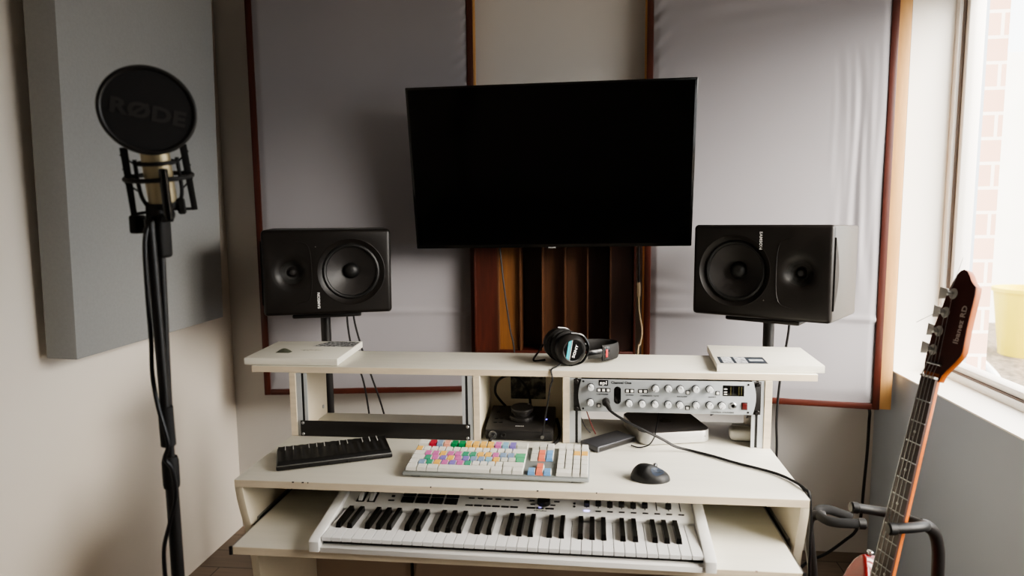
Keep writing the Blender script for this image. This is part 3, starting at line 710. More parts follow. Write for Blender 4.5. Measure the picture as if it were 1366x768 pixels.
num = [['w', 'w', 'w', 'w'], ['w', 'w', 'y', 'y'], ['w', 'w', 'w', 'w'], ['w', 'w', 'w', 'w'], ['w', 'w', 'w', None]]
for r_, row in enumerate(num):
    for i, c in enumerate(row):
        if c: key(XP + i * UN, r_, 1, c)
key(XP, 5, 2, 'w'); key(XP + 2 * UN, 5, 1, 'w'); key(XP + 3 * UN, 5, 1, 'w', 2)

# ================================================================== SMALL TOUCH CONTROLLER
ct = thing('touch_controller', 'black pad keyboard controller with pale key marks on the worktop left', 'keyboard', (.080, .051, 0), 24.6)
cw, cd = .281, .128
part('base', MB().box((0, 0, .0015), (cw, cd, .012), M_BLACK, .003), ct)
part('trim', MB().box((.0008, -.0006, .0118), (cw - .0008, cd, .0142), M_STEEL, .0006), ct, 'thin silver trim line')
def wave(u, v):
    x = .002 + (cw - .004) * u; y = .001 + (cd - .002) * v
    z = .0215 + .0018 * math.cos(u * 2 * PI * 14) * min(1, v * 3) * (1 if v < .75 else .3)
    if v == 0: z = .0142
    if u in (0, 1) or v == 1: z = .0142
    return (x, y, z)
sw = MB(); sw.grid(wave, 112, 20, M_RUBBER); part('touch_surface', sw, ct, ang=60)
for i in (1, 2, 4, 5, 6, 8, 9, 11, 12, 13):
    x = .002 + (cw - .004) * (i + .02) / 14.3
    part('key_mark', MB().box((x - .0007, cd * .66, .0215), (x + .0007, cd * .93, .0240), M_LGREY), ct, 'pale key mark')
for k_ in range(6):
    x = .03 + k_ * .045
    part('port', MB().box((x, -.0012, .005), (x + .004, .001, .0075), M_BLACKG), ct)

# ================================================================== MOUSE
mo = thing('computer_mouse', 'black sculpted mouse with glossy thumb hollow on the worktop right', 'mouse', (.975, .085, 0), -12)
def mouse_h(x, y):
    # humped to the left, falling to the right, with a scooped hollow facing the near right
    rx = .0455; ry = .0335
    rr = min(1, (abs(x / rx) ** 2.2 + abs(y / ry) ** 2.2))
    h = .037 * (1 - rr) ** .48 * (1 - .28 * max(-.3, min(1, (x + .012) / .05)))
    c = (x - .010) * .80 + (y + .004) * -.60
    e = (x - .016) * .60 + (y + .008) * .80
    h -= .0105 * math.exp(-((c - .004) / .013) ** 2 - (e / .020) ** 2) * (1 - rr) ** .25
    ridge = max(0, 1 - abs(c + .010) / .006); h += .0016 * ridge * (1 - rr)
    return max(.0015, h)
def mouse_pt(u, v):
    a = 2 * PI * u; k = 1 / (abs(math.cos(a)) ** 2.2 + abs(math.sin(a)) ** 2.2) ** (1 / 2.2)
    r_ = 1 - (1 - v) ** 1.6 if v < 1 else 1
    x = .0455 * k * r_ * math.cos(a); y = .0335 * k * r_ * math.sin(a)
    y *= 1 - .25 * max(0, -x / .0455) ** 2
    return x, y
ms = MB(); ms.grid(lambda u, v: (lambda q: (q[0], q[1], (mouse_h(q[0], q[1]) if v < 1 else 0.0012)))(mouse_pt(u, v)), 56, 24, M_RUBBER)
Mm = RZ(14)
ms.v = [Mm @ v for v in ms.v]
part('shell', ms, mo, ang=80)
th_ = MB(); th_.recalc = False
def thumb(u, v):
    c = -.008 + .026 * u; e = -.022 + .044 * v
    w_ = math.sin(PI * v) ** .5; c = .005 + (c - .005) * w_
    x = .012 + c * .80 + e * .60; y = -.005 - c * .60 + e * .80
    return Mm @ V(x, y, mouse_h(x, y) + .0005)
th_.grid(thumb, 12, 16, mat('blue_black_gloss', (58, 66, 80), .25, var=.05))
part('thumb_hollow', th_, mo, 'glossy blue black thumb hollow', ang=80)
part('scroll_wheel', MB().cyl(Mm @ V(.011, .023, .0235), Mm @ V(.017, .020, .0235), .0068, mat('dark_steel', (110, 112, 116), .3, .9), n=24, bev=.001), mo, 'steel scroll wheel')

# ================================================================== HEADPHONES
hp = thing('headphones', 'black closed headphones with teal striped ear cup on the raised shelf', 'headphones', (.78, .41, ST))
a1 = Vector((.42, -.907, 0)).normalized(); b1 = Vector((.907, .42, 0)).normalized(); zc = ST + .0475
c1 = Vector((.783, .372, zc)); c2 = c1 - a1 * .088
def cupM(c, ax):
    zq = Vector((0, 0, 1)); x_ = zq.cross(ax).normalized()
    return Matrix.Translation(c) @ Matrix((x_, zq, ax)).transposed().to_4x4()
for c, ax in ((c1, a1), (c2, -a1)):
    Mc = cupM(c, ax)
    cup = part('ear_cup', MB().lathe([(0, -.012), (.041, -.012), (.0435, -.004), (.0435, .006), (.041, .012), (.034, .020), (.031, .0225), (.0295, .0215), (0, .0205)], M_BLACK, 48, Mc), hp)
    part('ear_pad', MB().lathe([(.020, -.012), (.040, -.012), (.0465, -.018), (.0475, -.028), (.042, -.036), (.032, -.038), (.022, -.034), (.019, -.024)], M_BLACKM, 48, Mc), hp, 'soft black ear pad')
    if c is c1:
        pl = MB()
        def seg(x0, x1, m, dz):
            pts = []
            for i in range(13):
                y_ = 1 - 2 * i / 12
                pts.append((x0, .0285 * y_, dz))
            up_ = [(x, math.sqrt(max(0, .0285 ** 2 - x * x)), dz) for x in [x0 + (x1 - x0) * i / 6 for i in range(7)]]
            dn_ = [(x, -y, z) for x, y, z in up_][::-1]
            pl.add(up_ + dn_, [tuple(range(len(up_) + len(dn_)))], m, Mc @ RZ(-10))
        seg(-.0284, .0284, M_BLACKG, .0222); seg(-.0185, -.0095, mat('teal_print', (38, 164, 176), .4), .0226); seg(-.0085, -.0072, M_LGREY, .0226)
        pl.recalc = True
        part('cup_plate', pl, cup, 'gloss plate with teal stripe')
        lt = MB(); lt.text('SONY', .0105, M_TXT, Mc @ RZ(-10) @ T(.005, -.002, .0228) @ RZ(80), .02, 1.25); part('lettering', lt, cup)
    ykc = Mc @ V(0, 0, 0)
    # yoke fork and slider
    sb = b1
    yk = MB(); yk.tube([c + V(0, 0, .0445) + ax * .004, c + V(0, 0, .036) + b1 * .034 + ax * .006, c + b1 * .052 + ax * .006, c + V(0, 0, -.036) + b1 * .034 + ax * .006, c + V(0, 0, -.0445) + ax * .004], .0035, M_BLACKG, 8)
    part('yoke', yk, hp)
mid = (c1 + c2) / 2
def bandpt(tt):
    return mid + b1 * (.050 + .112 * math.sin(tt)) + a1 * (.050 + .012 * math.sin(tt)) * math.cos(tt) + V(0, 0, -.018)
bp = [bandpt(PI * i / 24) for i in range(25)]
part('headband', MB().tube(bp[3:22], (.0225, .0045), M_BLACKM, 14, 2, flat=(0, 0, 1)), hp, 'padded headband')
for sl_ in (slice(0, 5), slice(20, 25)):
    part('slider', MB().tube(bp[sl_], (.013, .003), M_BLACKG, 10, 3, flat=(0, 0, 1)), hp)
q0 = bp[3] + a1 * .0048
tg = MB(); d3 = (bp[4] - bp[2]).normalized(); n3 = Vector((d3.y, -d3.x, 0))
if n3.dot(a1) < 0: n3 = -n3
Mt_ = Matrix.Translation(bp[4] + n3 * .0042) @ Matrix((d3, Vector((0, 0, 1)), n3)).transposed().to_4x4()
tg.box((-.010, -.018, -.002), (.010, .018, .0006), M_BLACKG, .001, M=Mt_); tg.box((-.0035, -.011, .0004), (.0025, .011, .0014), mat('red_tag', (196, 40, 44), .4), .0003, M=Mt_)
part('end_clip', tg, hp, 'gloss clip with red tag')
# lead: leaves the cup, drops over the shelf edge to the interface
ld = MB(); ld.tube([c1 - b1 * .030 + V(0, 0, -.040), V(.745, .345, ST + .003), V(.735, .322, ST + .003), V(.7335, .3145, ST - .004), V(.737, .312, .175), V(.731, .311, .155), V(.722, .308, .10), V(.712, .308, .04), V(.709, .308, .024)], .0022, M_CABLE, 8)
part('lead', ld, hp)
part('plug', MB().cyl((.709, .306, .017), (.709, .3162, .017), .005, M_STEEL, n=14), hp, 'steel plug')
part('coiled_lead', MB().tube([c2 - b1 * .045, c2 - b1 * .06 + V(0, 0, -.02), c2 - b1 * .075 + V(0, 0, -.044), c2 - b1 * .04 + V(0, 0, -.045)], .0028, M_CABLE, 8), hp)

# ================================================================== MIDI KEYBOARD
mk = thing('piano_keyboard', 'white controller keyboard with piano keys on the pull-out tray', 'keyboard', (.222, -.104, -.119), -.7)
PW, PD = .870, .222
def cheek(x0, x1):
    pr = [(0, .004), (0, .027), (.005, .032), (.100, .048), (.205, .068), (.222, .064), (.222, .004)]
    return MB().prism(pr, x0, x1, M_WHITEP, 'yz', .0025)
part('end_cheek', cheek(0, .024), mk); part('end_cheek', cheek(PW - .024, PW), mk)
part('case', MB().prism([(.004, .002), (.004, .013), (.012, .0145), (.14, .0145), (.222, .03), (.222, .002)], .024, PW - .024, M_WHITEP, 'yz', .001), mk)
part('key_gap_shade', MB().box((.0245, .022, .0146), (PW - .0245, .146, .0275), M_BLACKM), mk, 'dark strip for the shade under the keys')  # black box put in for the shadow gap below the key fronts
def deck_z(y): return .0475 + (y - .152) * .20
cp = part('control_panel', MB().prism([(.146, .016), (.146, .040), (.153, .0475), (.215, .060), (.222, .056), (.222, .016)], .024, PW - .024, M_WHITEP, 'yz', .0015), mk)
nW = 36; kx0, kx1 = .0255, PW - .0255; ww = (kx1 - kx0) / nW
for i in range(nW):
    part('white_key', MB().box((kx0 + i * ww + .00085, .010, .0255), (kx0 + (i + 1) * ww - .00085, .146, .0345), M_KEYW, .0004, 1), mk)
for i in range(nW - 1):
    if i % 7 in (2, 6): continue
    off = {0: -.0018, 1: .0018, 3: -.0024, 4: 0, 5: .0024}[i % 7]
    cx = kx0 + (i + 1) * ww + off; hw = .0062
    k = MB(); pr = [(.056, .0345), (.060, .0455), (.064, .0462), (.146, .0462), (.146, .0345)]
    vs = []
    for sgn in (-1, 1):
        for j, (y, z) in enumerate(pr): vs.append((cx + sgn * (hw if j in (0, 4) else hw - .0012), y, z))
    k.add(vs, [(0, 1, 2, 3, 4), (9, 8, 7, 6, 5), (0, 5, 6, 1), (1, 6, 7, 2), (2, 7, 8, 3), (3, 8, 9, 4), (4, 9, 5, 0)], M_BLACKG)
    part('black_key', k, mk)
Md = lambda x, y: T(x, y, deck_z(y)) @ RX(11.3)
def dk(name, x0, x1, y0, y1, h, m, bev=.0006, label=None, par=None):
    cx, cy = (x0 + x1) / 2, (y0 + y1) / 2
    return part(name, MB().box((x0 - cx, y0 - cy, -.001), (x1 - cx, y1 - cy, h), m, bev, M=Md(cx, cy)), par or mk, label)
for x in (.060, .087):     # pitch and modulation wheels
    wh = MB(); wh.box((-.010, -.024, -.001), (.010, .024, .0008), M_BLACK, .001, M=Md(x, .186))
    wl = part('wheel_slot', wh, mk)
    part('wheel', MB().cyl((x - .005, .184, deck_z(.184) - .010), (x + .005, .184, deck_z(.184) - .010), .020, M_LGREY, n=32, bev=.001), mk)
dk('mode_button', .128, .143, .170, .174, .0015, M_BLACK); dk('mode_button', .132, .140, .186, .192, .0015, M_BLACK)
for r_ in range(2):
    for c in range(4):
        dk('drum_pad', .160 + c * .0355, .191 + c * .0355, .166 + r_ * .025, .187 + r_ * .025, .003, M_RUBBER, .0012)
for c in range(6):
    dk('transport_button', .318 + c * .0215, .336 + c * .0215, .164, .1685, .0018, M_BLACK)
    dk('transport_button', .322 + c * .0215, .336 + c * .0215, .192, .195, .0018, M_BLACK)
part('jog_dial', MB().lathe([(0, 0), (.0155, 0), (.0150, .010), (.013, .0115), (0, .0115)], M_BLACK, 36, Md(.503, .187)), mk)
for x0, x1 in ((.465, .484), (.487, .504), (.508, .528)): dk('menu_button', x0, x1, .164, .1685, .0018, M_BLACK)
for x0, x1, y in ((.472, .483, .178), (.519, .531, .178), (.469, .481, .192), (.527, .540, .192)): dk('menu_button', x0, x1, y, y + .003, .0018, M_BLACK)
part('menu_light', MB().box((-.003, -.0012, .0016), (.003, .0012, .0022), mat('violet_led', (150, 150, 255), .4, emit=((150, 140, 255), 3)), M=Md(.4955, .167)), mk, 'lit violet light')
lt = MB(); lt.text('ARTURIA', .0052, M_TXTD, Md(.497, .1575) @ T(0, 0, .0002), .01, 1.35); part('lettering', lt, mk)
part('bank_dot', MB().cyl(Md(.575, .178) @ V(0, 0, 0), Md(.575, .178) @ V(0, 0, .002), .003, M_BLACK, n=14), mk)
part('bank_dot', MB().cyl(Md(.575, .189) @ V(0, 0, 0), Md(.575, .189) @ V(0, 0, .002), .003, M_BLACK, n=14), mk)
for j in range(9):
    x = .604 + j * .0268
    dk('fader_slot', x - .001, x + .001, .176, .212, .0004, M_BLACK, 0)
    up = {6: .2, 8: .2}.get(j, .187 if j % 2 else .184)
    dk('fader_cap', x - .0065, x + .0065, up - .005 + (.018 if up == .2 else 0), up + .006 + (.018 if up == .2 else 0), .011, M_BLACK, .0015)
    dk('channel_button', x - .0065, x + .0065, .1625, .1660, .0018, M_BLACK if j else mat('lit_violet_button', (190, 180, 255), .4, emit=((180, 170, 255), 4)), .0005, None if j else 'lit violet button')

# ================================================================== MICROPHONE STAND (foreground left)
SX, SY = .120, -.410
st = thing('microphone_stand', 'black microphone stand with folded boom in the left foreground', 'microphone stand', (SX, SY, ZF))
part('lower_pole', MB().cyl((SX, SY, ZF + .05), (SX, SY, .172), .0105, M_BLACK, n=24), st)
part('upper_pole', MB().cyl((SX, SY, .16), (SX + .010, SY, .60), .0068, M_BLACK, n=20), st)
part('clutch', MB().lathe([(0, 0), (.0125, 0), (.0135, .006), (.0135, .046), (.0115, .054), (0, .054)], M_BLACKM, 28, T(SX, SY, .158)), st)
part('pivot_sleeve', MB().box((SX - .0045, SY - .016, .552), (SX + .0235, SY + .014, .640), M_BLACKM, .006, 3), st)
bm0, bm1 = V(SX + .015, SY - .024, .262), V(SX + .008, SY - .022, .615)
part('boom_arm', MB().cyl(bm0, bm1, .0080, M_BLACK, n=20), st)
dv_ = (bm1 - bm0).normalized()
part('counterweight', MB().cyl(bm0 - dv_ * .022, bm0 + dv_ * .045, .0118, M_BLACKM, n=24, bev=.0015), st)
kn = MB(); kn.cyl((SX - .004, SY, .607), (SX - .020, SY, .607), .006, M_BLACKM, n=14); kn.box((SX - .035, SY - .014, .592), (SX - .020, SY + .014, .622), M_BLACKM, .004, 3)
part('thumb_knob', kn, st)
bs = MB(); bs.lathe([(0, .03), (.02, .03), (.022, .07), (.015, .09), (0, .09)], M_BLACKM, 24, T(SX, SY, ZF))
part('hub', bs, st)
for a in (20, 140, 260):
    ca, sa = math.cos(R(a)), math.sin(R(a))
    lg_ = part('leg', MB().tube([(SX + ca * .015, SY + sa * .015, ZF + .055), (SX + ca * .29, SY + sa * .29, ZF + .014)], .008, M_BLACK, 12, 0), st)
    part('rubber_foot', MB().ball((SX + ca * .292, SY + sa * .292, ZF + .013), .012, M_RUBBER), lg_)
# unit of shock mount, microphone and pop filter (turned to the viewer)
UO = (.136, -.402, .626); UR = RZ(33.6) @ RY(-5.5) @ RX(9) @ Matrix.Scale(.88, 4)
sm = thing('shock_mount', 'black cage shock mount on top of the microphone stand', 'shock mount', UO, rot=UR)
M_MIC = mat('champagne_metal', (170, 158, 128), 0.4, 0.5, var=.04, vscale=30)
hoop = lambda r, z, ry=1.0, n=40: [(r * math.cos(2 * PI * i / n), r * ry * math.sin(2 * PI * i / n), z) for i in range(n)]
part('outer_ring', MB().tube(hoop(.056, .066), .0042, M_BLACKM, 10, 0, True), sm)
part('inner_ring', MB().tube(hoop(.031, .092), .0035, M_BLACKM, 10, 0, True), sm)
part('cradle_cup', MB().lathe([(0, .004), (.018, .004), (.026, .010), (.0285, .020), (.0265, .020), (.0245, .013), (0, .010)], M_BLACKM, 32), sm)
for s_ in (-1, 1):
    arm = MB(); arm.prism([(s_ * .046, .0), (s_ * .056, .0), (s_ * .0545, .122), (s_ * .042, .122)], -.005, .005, M_BLACKM, 'xz', .001)
    part('side_arm', arm, sm)
    part('cradle_strut', MB().tube([(s_ * .026, 0, .012), (s_ * .0345, -.004, .04), (s_ * .0345, -.004, .10)], .0034, M_BLACKM, 8), sm)
    part('bottom_bar', MB().tube([(s_ * .050, 0, .002), (s_ * .012, -.008, .006)], .0026, M_BLACKM, 8, 0), sm)
    for zc_ in (.05, .075, .10):
        part('elastic_cord', MB().tube([(s_ * .032, 0, zc_ - .012), (s_ * .056, 0, zc_ + .01)], .0017, M_RUBBER, 6, 0), sm)
part('swivel', MB().ball((0, -.004, -.004), .017, M_BLACK, (1, 1, .85)), sm)
part('tightening_knob', MB().cyl((.022, -.006, .010), (.036, -.006, .010), .0155, M_BLACKM, n=18, bev=.003), sm)
mc = thing('studio_microphone', 'champagne coloured condenser microphone held in the cage shock mount', 'microphone', UO, rot=UR)
part('body', MB().lathe([(0, .012), (.019, .012), (.0235, .016), (.0245, .022), (.0245, .115), (.022, .118), (0, .118)], M_MIC, 40), mc)
def grille_mat():
    m = mat('champagne_mesh', (150, 134, 100), .4, .8, var=.5, vscale=900); return m
part('grille', MB().lathe([(.0225, .117), (.0235, .121), (.0235, .165), (.020, .178), (.010, .186), (0, .188)], grille_mat(), 40), mc)
pf = thing('pop_filter', 'round black mesh pop filter in front of the microphone', 'pop filter', UO, rot=UR)
Mp = T(.001, -.070, .186) @ RX(-3) @ RZ(8) @ RY(16)
def pop_mesh_mat():
    m = mat('black_pop_mesh', (15, 12, 12), .75, var=.5, vscale=500); return m
part('mesh_disc', MB().lathe([(0, -.001), (.071, -.001), (.071, .001), (0, .001)], pop_mesh_mat(), 64, Mp @ FY, 1, .955), pf)
part('rim', MB().tube([Mp @ V(.0735 * math.cos(2 * PI * i / 64), 0, .0735 * .955 * math.sin(2 * PI * i / 64)) for i in range(64)], .0042, M_BLACK, 10, 0, True), pf)
lt = MB(); lt.text('R\u00d8DE', .0340, mat('dim_grey_print', (50, 47, 45), .8), Mp @ T(0, -.0018, -.004) @ RX(90), .04, 1.25); part('lettering', lt, pf)
part('clip_post', MB().cyl((.004, -.050, -.006), (.008, -.056, .085), .0078, M_BLACKG, n=20, bev=.001), pf, 'glossy post of the clip')
part('clip_arm', MB().box((-.008, -.056, -.010), (.012, -.006, .002), M_BLACKM, .003), pf)
# microphone lead wound round the stand
cb = MB(); cb.tube([(SX + .010, SY - .02, .62), (SX + .006, SY - .034, .58), (SX + .004, SY - .034, .50), (SX - .001, SY - .026, .42), (SX - .003, SY - .026, .36), (SX + .010, SY - .036, .31), (SX + .024, SY - .038, .25), (SX + .014, SY - .034, .222),
                    (SX + .020, SY - .026, .20), (SX + .018, SY - .018, .15), (SX + .004, SY - .020, .10), (SX - .012, SY - .016, .05), (SX - .014, SY - .012, -.02), (SX + .004, SY - .018, -.08), (SX + .012, SY - .012, -.2), (SX - .012, SY - .012, -.35), (SX + .02, SY - .02, ZF + .09), (SX + .12, SY - .1, ZF + .006), (SX + .3, SY - .2, ZF + .005)], .0036, M_CABLE, 8)
solo('microphone_cable', cb, 'black microphone cable wound down the boom stand', 'cable', (SX, SY, ZF))

# ================================================================== BASS GUITAR
BO = V(1.52581, -.0067, .2741)
byaw, bpit, brol = -1.36487, -.21729, -.03256
BR = Matrix.Rotation(byaw, 4, 'Z') @ Matrix.Rotation(bpit, 4, 'X') @ Matrix.Rotation(brol, 4, 'Y')
bass = thing('bass_guitar', 'red bass guitar with dark fretboard leaning in the stand by the window', 'bass guitar', BO, rot=BR)
M_BRED = mat('dark_red_lacquer', (122, 30, 30), .18, var=.06, vscale=4, coat=.5)
M_FRETB = mat('rosewood', (56, 38, 34), .45, var=.25, vscale=12, stretch=(14, 14, 1))
M_MAPLE = mat('amber_maple', (168, 92, 38), .3, var=.08, vscale=8, stretch=(10, 10, 1), coat=.1)
M_TUNER = mat('bright_nickel', (205, 205, 202), .3, .35, var=.04)
M_HEAD = mat('dark_brown_lacquer', (66, 34, 31), .4, var=.1, vscale=6, spec=.3)
S_ = .864
fd = lambda n: S_ * (1 - 2 ** (-n / 12))
hwid = lambda d: (.0415 + .021 * d / .66) / 2
NE = .625
part('fretboard', MB().add([(-hwid(0), 0, 0), (hwid(0), 0, 0), (hwid(NE), 0, -NE), (-hwid(NE), 0, -NE), (-hwid(0), .0055, 0), (hwid(0), .0055, 0), (hwid(NE), .0055, -NE), (-hwid(NE), .0055, -NE)],
                            [(0, 1, 2, 3), (4, 7, 6, 5), (0, 4, 5, 1), (1, 5, 6, 2), (2, 6, 7, 3), (3, 7, 4, 0)], M_FRETB), bass)
ns = 10
def neck_ring(d, thick):
    h = hwid(d); out = []
    for i in range(ns + 1):
        a = PI * i / ns
        out.append((h * math.cos(a), .0055 + thick * math.sin(a) ** .8, -d))
    return out
rings = [neck_ring(d, t_) for d, t_ in ((-.012, .0125), (0, .0145), (.1, .0155), (.3, .0165), (.45, .018), (.52, .024))]
vs = [p for r in rings for p in r]; k_ = ns + 1
fs = [(a * k_ + i, a * k_ + i + 1, (a + 1) * k_ + i + 1, (a + 1) * k_ + i) for a in range(len(rings) - 1) for i in range(ns)]
fs += [(a * k_, (a + 1) * k_, (a + 1) * k_ + ns, a * k_ + ns) for a in range(len(rings) - 1)] + [tuple(range(k_)), tuple(range((len(rings) - 1) * k_, len(rings) * k_))]
part('neck', MB().add(vs, fs, M_MAPLE), bass, 'amber maple neck')
for n_ in range(1, 23):
    d = fd(n_)
    if d < NE: part('fret', MB().tube([(-hwid(d), -.0004, -d), (hwid(d), -.0004, -d)], .0013, M_STEEL, 6, 0), bass)
part('nut', MB().box((-hwid(0), -.0035, 0), (hwid(0), .0055, .0045), M_LGREY, .0006), bass)
for n_ in (3, 5, 7, 9, 12, 15, 17, 19, 21):
    d = (fd(n_) + fd(n_ - 1)) / 2
    for x in ((0,) if n_ != 12 else (-.012, .012)):
        part('inlay_dot', MB().cyl((x, .0004, -d), (x, -.0003, -d), .0034, M_LGREY, n=14), bass)
hs = [(-.0215, -.004), (-.026, .018), (-.0285, .032), (-.0285, .045), (-.0275, .08), (-.027, .103), (-.022, .125), (-.018, .145), (-.010, .186), (-.003, .205), (.002, .217), (.009, .226), (.018, .229), (.027, .226), (.036, .217), (.043, .207), (.052, .2), (.0585, .196),
      (.0605, .180), (.0605, .16), (.0605, .135), (.061, .109), (.063, .085), (.064, .066), (.062, .058), (.052, .043), (.036, .024), (.026, .010), (.0215, -.004)]
hd = MB(); hd.prism(hs, .0075, .020, M_MAPLE, 'xz', .0012); hd.prism([(x * .985 + .0003, z) for x, z in hs], .0066, .0078, M_HEAD, 'xz')
head = part('headstock', hd, bass, 'dark headstock with amber edges')
lt = MB(); lt.text('Ibanez RD', .0178, mat('silver_lettering', (176, 164, 158), .35), T(.043, .0062, .118) @ RX(90) @ RZ(88), .03, 1.0); part('lettering', lt, head)
pegs = [(-.012, .058), (-.0085, .098), (-.003, .138), (.006, .178)]
for x, z in pegs:
    tu = MB(); tu.cyl((x, .0066, z), (x, .0045, z), .0112, M_TUNER, n=24, bev=.0006); tu.cyl((x, .0045, z), (x, -.010, z), .0045, M_TUNER, n=16, bev=.0008)
    pg = part('tuning_post', tu, bass, 'steel tuning post')
    ex = -.030 + (z - .05) * .12
    tk = MB(); tk.cyl((x, .0215, z), (ex - .016, .0215, z), .0028, M_TUNER, n=10); tk.box((x - .008, .019, z - .010), (x + .010, .028, z + .010), M_TUNER, .002)
    tk.prism([(ex - .012, z - .010), (ex - .034, z - .013), (ex - .036, z + .013), (ex - .012, z + .010)], .0185, .0230, M_TUNER, 'xz', .001)
    part('tuning_key', tk, pg)
part('string_retainer', MB().tube([(-.016, .003, .030), (.023, .003, .030)], .0022, M_STEEL, 8, 0), bass)
for i, (px_, pz_) in enumerate(pegs):
    xo = -.0145 + i * .0097; xe = -.0275 + i * .0183
    ps = [(px_ + .004, .001, pz_), (xo, .002, .030), (xo, -.0038, .003), (xe * .75 + xo * .25 * 0, -.0055, -.62), (xe, -.008, -.862)]
    part('string', MB().tube(ps, .0011 - .00015 * i, M_STEEL, 6, 0), bass)
    part('string_wrap', MB().tube([(px_ + .0054 * math.cos(a * .7), -.001 - .0009 * a, pz_ + .0054 * math.sin(a * .7)) for a in range(0, 10)] , .0011, M_STEEL, 6, 2), bass)
part('loose_string_end', MB().tube([(-.004, -.004, .138), (-.022, -.008, .128), (-.055, -.012, .107)], .0007, M_STEEL, 5), bass)
part('loose_string_end', MB().tube([(.006, -.006, .178), (.02, -.010, .20), (.03, -.012, .25)], .0005, M_STEEL, 5), bass)
bo = [(-.090, -.422), (-.104, -.436), (-.122, -.470), (-.138, -.52), (-.148, -.58), (-.146, -.64), (-.142, -.69), (-.150, -.75), (-.163, -.81), (-.165, -.87), (-.148, -.93), (-.10, -.968), (-.03, -.983), (.05, -.978), (.115, -.952), (.152, -.90), (.160, -.84), (.148, -.77), (.130, -.70), (.124, -.64), (.126, -.585), (.122, -.545), (.110, -.528), (.096, -.536), (.082, -.566), (.062, -.597), (.040, -.606), (.034, -.60), (.034, -.545), (-.034, -.525), (-.040, -.50), (-.050, -.47), (-.062, -.44), (-.074, -.422), (-.082, -.418)]
part('body', MB().prism(bo, .012, .052, M_BRED, 'xz', .008, 4), bass, 'glossy red body')
for (x, z) in ((-.083, -.419),):
    sbn = MB(); sbn.cyl((x, .032, z - .004), (x, .032, z + .006), .004, M_STEEL, n=14); sbn.cyl((x, .032, z + .006), (x, .032, z + .010), .0075, M_CHROME, n=20, bev=.001)
    part('strap_button', sbn, bass, 'chrome strap button')
part('pickup', MB().box((-.045, -.001, -.76), (.045, .014, -.725), M_BLACK, .004), bass)
part('bridge', MB().box((-.042, -.004, -.90), (.042, .013, -.84), M_CHROME, .002), bass)
for x, z in ((.105, -.80), (.118, -.84), (.112, -.88)):
    part('control_knob', MB().cyl((x, .012, z), (x, -.006, z), .009, M_BLACK, n=24, bev=.001), bass)

# ================================================================== DOUBLE GUITAR STAND
M_FOAM = mat('black_foam', (13, 13, 14), .9, var=.3, vscale=300, bump=.4, bscale=900)
gs = thing('guitar_stand', 'black double guitar stand with padded yokes beside the desk', 'guitar stand', (1.47, .06, ZF))
part('post', MB().tube([(1.582, .02, ZF + .03), (1.580, .01, -.30), (1.575, .005, -.16), (1.570, 0, -.10), (1.556, -.01, -.06), (1.535, -.02, -.040), (1.522, -.022, -.036)], .0125, M_BLACK, 14, 6), gs)
yk = part('yoke', MB().tube([(1.437, -.088, -.017), (1.475, -.082, -.016), (1.502, -.070, -.018), (1.520, -.045, -.028), (1.522, -.02, -.036), (1.508, .01, -.040), (1.486, .032, -.039), (1.45, .04, -.036), (1.412, .036, -.030)], .0105, M_RUBBER, 14, 6), gs, 'rubber covered yoke')
for p_, d_ in ((V(1.437, -.088, -.017), V(-1, -.1, 0)), (V(1.412, .036, -.030), V(-1, -.1, .1))):
    part('yoke_cap', MB().cyl(p_ - d_ * .008, p_ + d_ * .010, .0125, M_RUBBER, n=18, bev=.003), yk)
part('post', MB().tube([(1.385, .17, ZF + .03), (1.374, .162, -.30), (1.362, .16, -.18), (1.357, .16, -.135), (1.362, .16, -.112), (1.378, .16, -.106), (1.392, .16, -.108)], .0115, M_BLACK, 14, 6), gs)
yk = part('yoke', MB().tube([(1.458, .118, -.104), (1.42, .117, -.104), (1.392, .124, -.104), (1.380, .145, -.104), (1.380, .172, -.106), (1.392, .194, -.108), (1.42, .205, -.112), (1.47, .203, -.128)], .0110, M_FOAM, 14, 6), gs, 'foam covered yoke')
part('yoke_cap', MB().cyl((1.450, .118, -.104), (1.470, .118, -.104), .0128, M_RUBBER, n=18, bev=.003), yk)
part('foot_tube', MB().tube([(1.582, -.17, ZF + .014), (1.582, .02, ZF + .03), (1.582, .24, ZF + .014)], .0125, M_BLACK, 12, 4), gs)
part('foot_tube', MB().tube([(1.385, .12, ZF + .014), (1.385, .17, ZF + .03), (1.385, .30, ZF + .014)], .0125, M_BLACK, 12, 4), gs)
part('cross_tube', MB().tube([(1.582, .02, ZF + .035), (1.385, .17, ZF + .035)], .011, M_BLACK, 12, 0), gs)
part('cradle', MB().tube([(1.30, -.24, ZF + .075), (1.33, -.20, ZF + .05), (1.45, -.08, ZF + .045), (1.45, .05, ZF + .045), (1.36, .10, ZF + .05), (1.34, .12, ZF + .075)], .010, M_FOAM, 12, 5), gs)

# ================================================================== LOOSE CABLES
def cable(name, pts, r, label, m=None, n=8):
    return solo(name, MB().tube(pts, r, m or M_CABLE, n), label, 'cable', pts[-1])
cable('audio_cable', [(.876, .290, .118), (.892, .272, .102), (.934, .260, .079), (.976, .255, .060), (1.023, .258, .036), (1.055, .266, .016), (1.098, .268, .0048), (1.143, .236, .0045), (1.189, .195, .0045), (1.263, .139, .0045), (1.293, .097, .0045), (1.3085, .05, .0035), (1.316, .03, -.02), (1.320, .03, -.2), (1.33, .06, -.45), (1.36, -.02, ZF + .008), (1.42, -.3, ZF + .006)], .0036,
      'thick black cable plugged into the preamp and crossing the worktop')
jp = MB(); jp.cyl((.8785, .3065, .1205), (.8785, .288, .1205), .0102, M_BLACKM, n=20, bev=.002); jp.cyl((.8785, .292, .1205), (.889, .274, .105), .0080, M_BLACKM, .0045, 16)
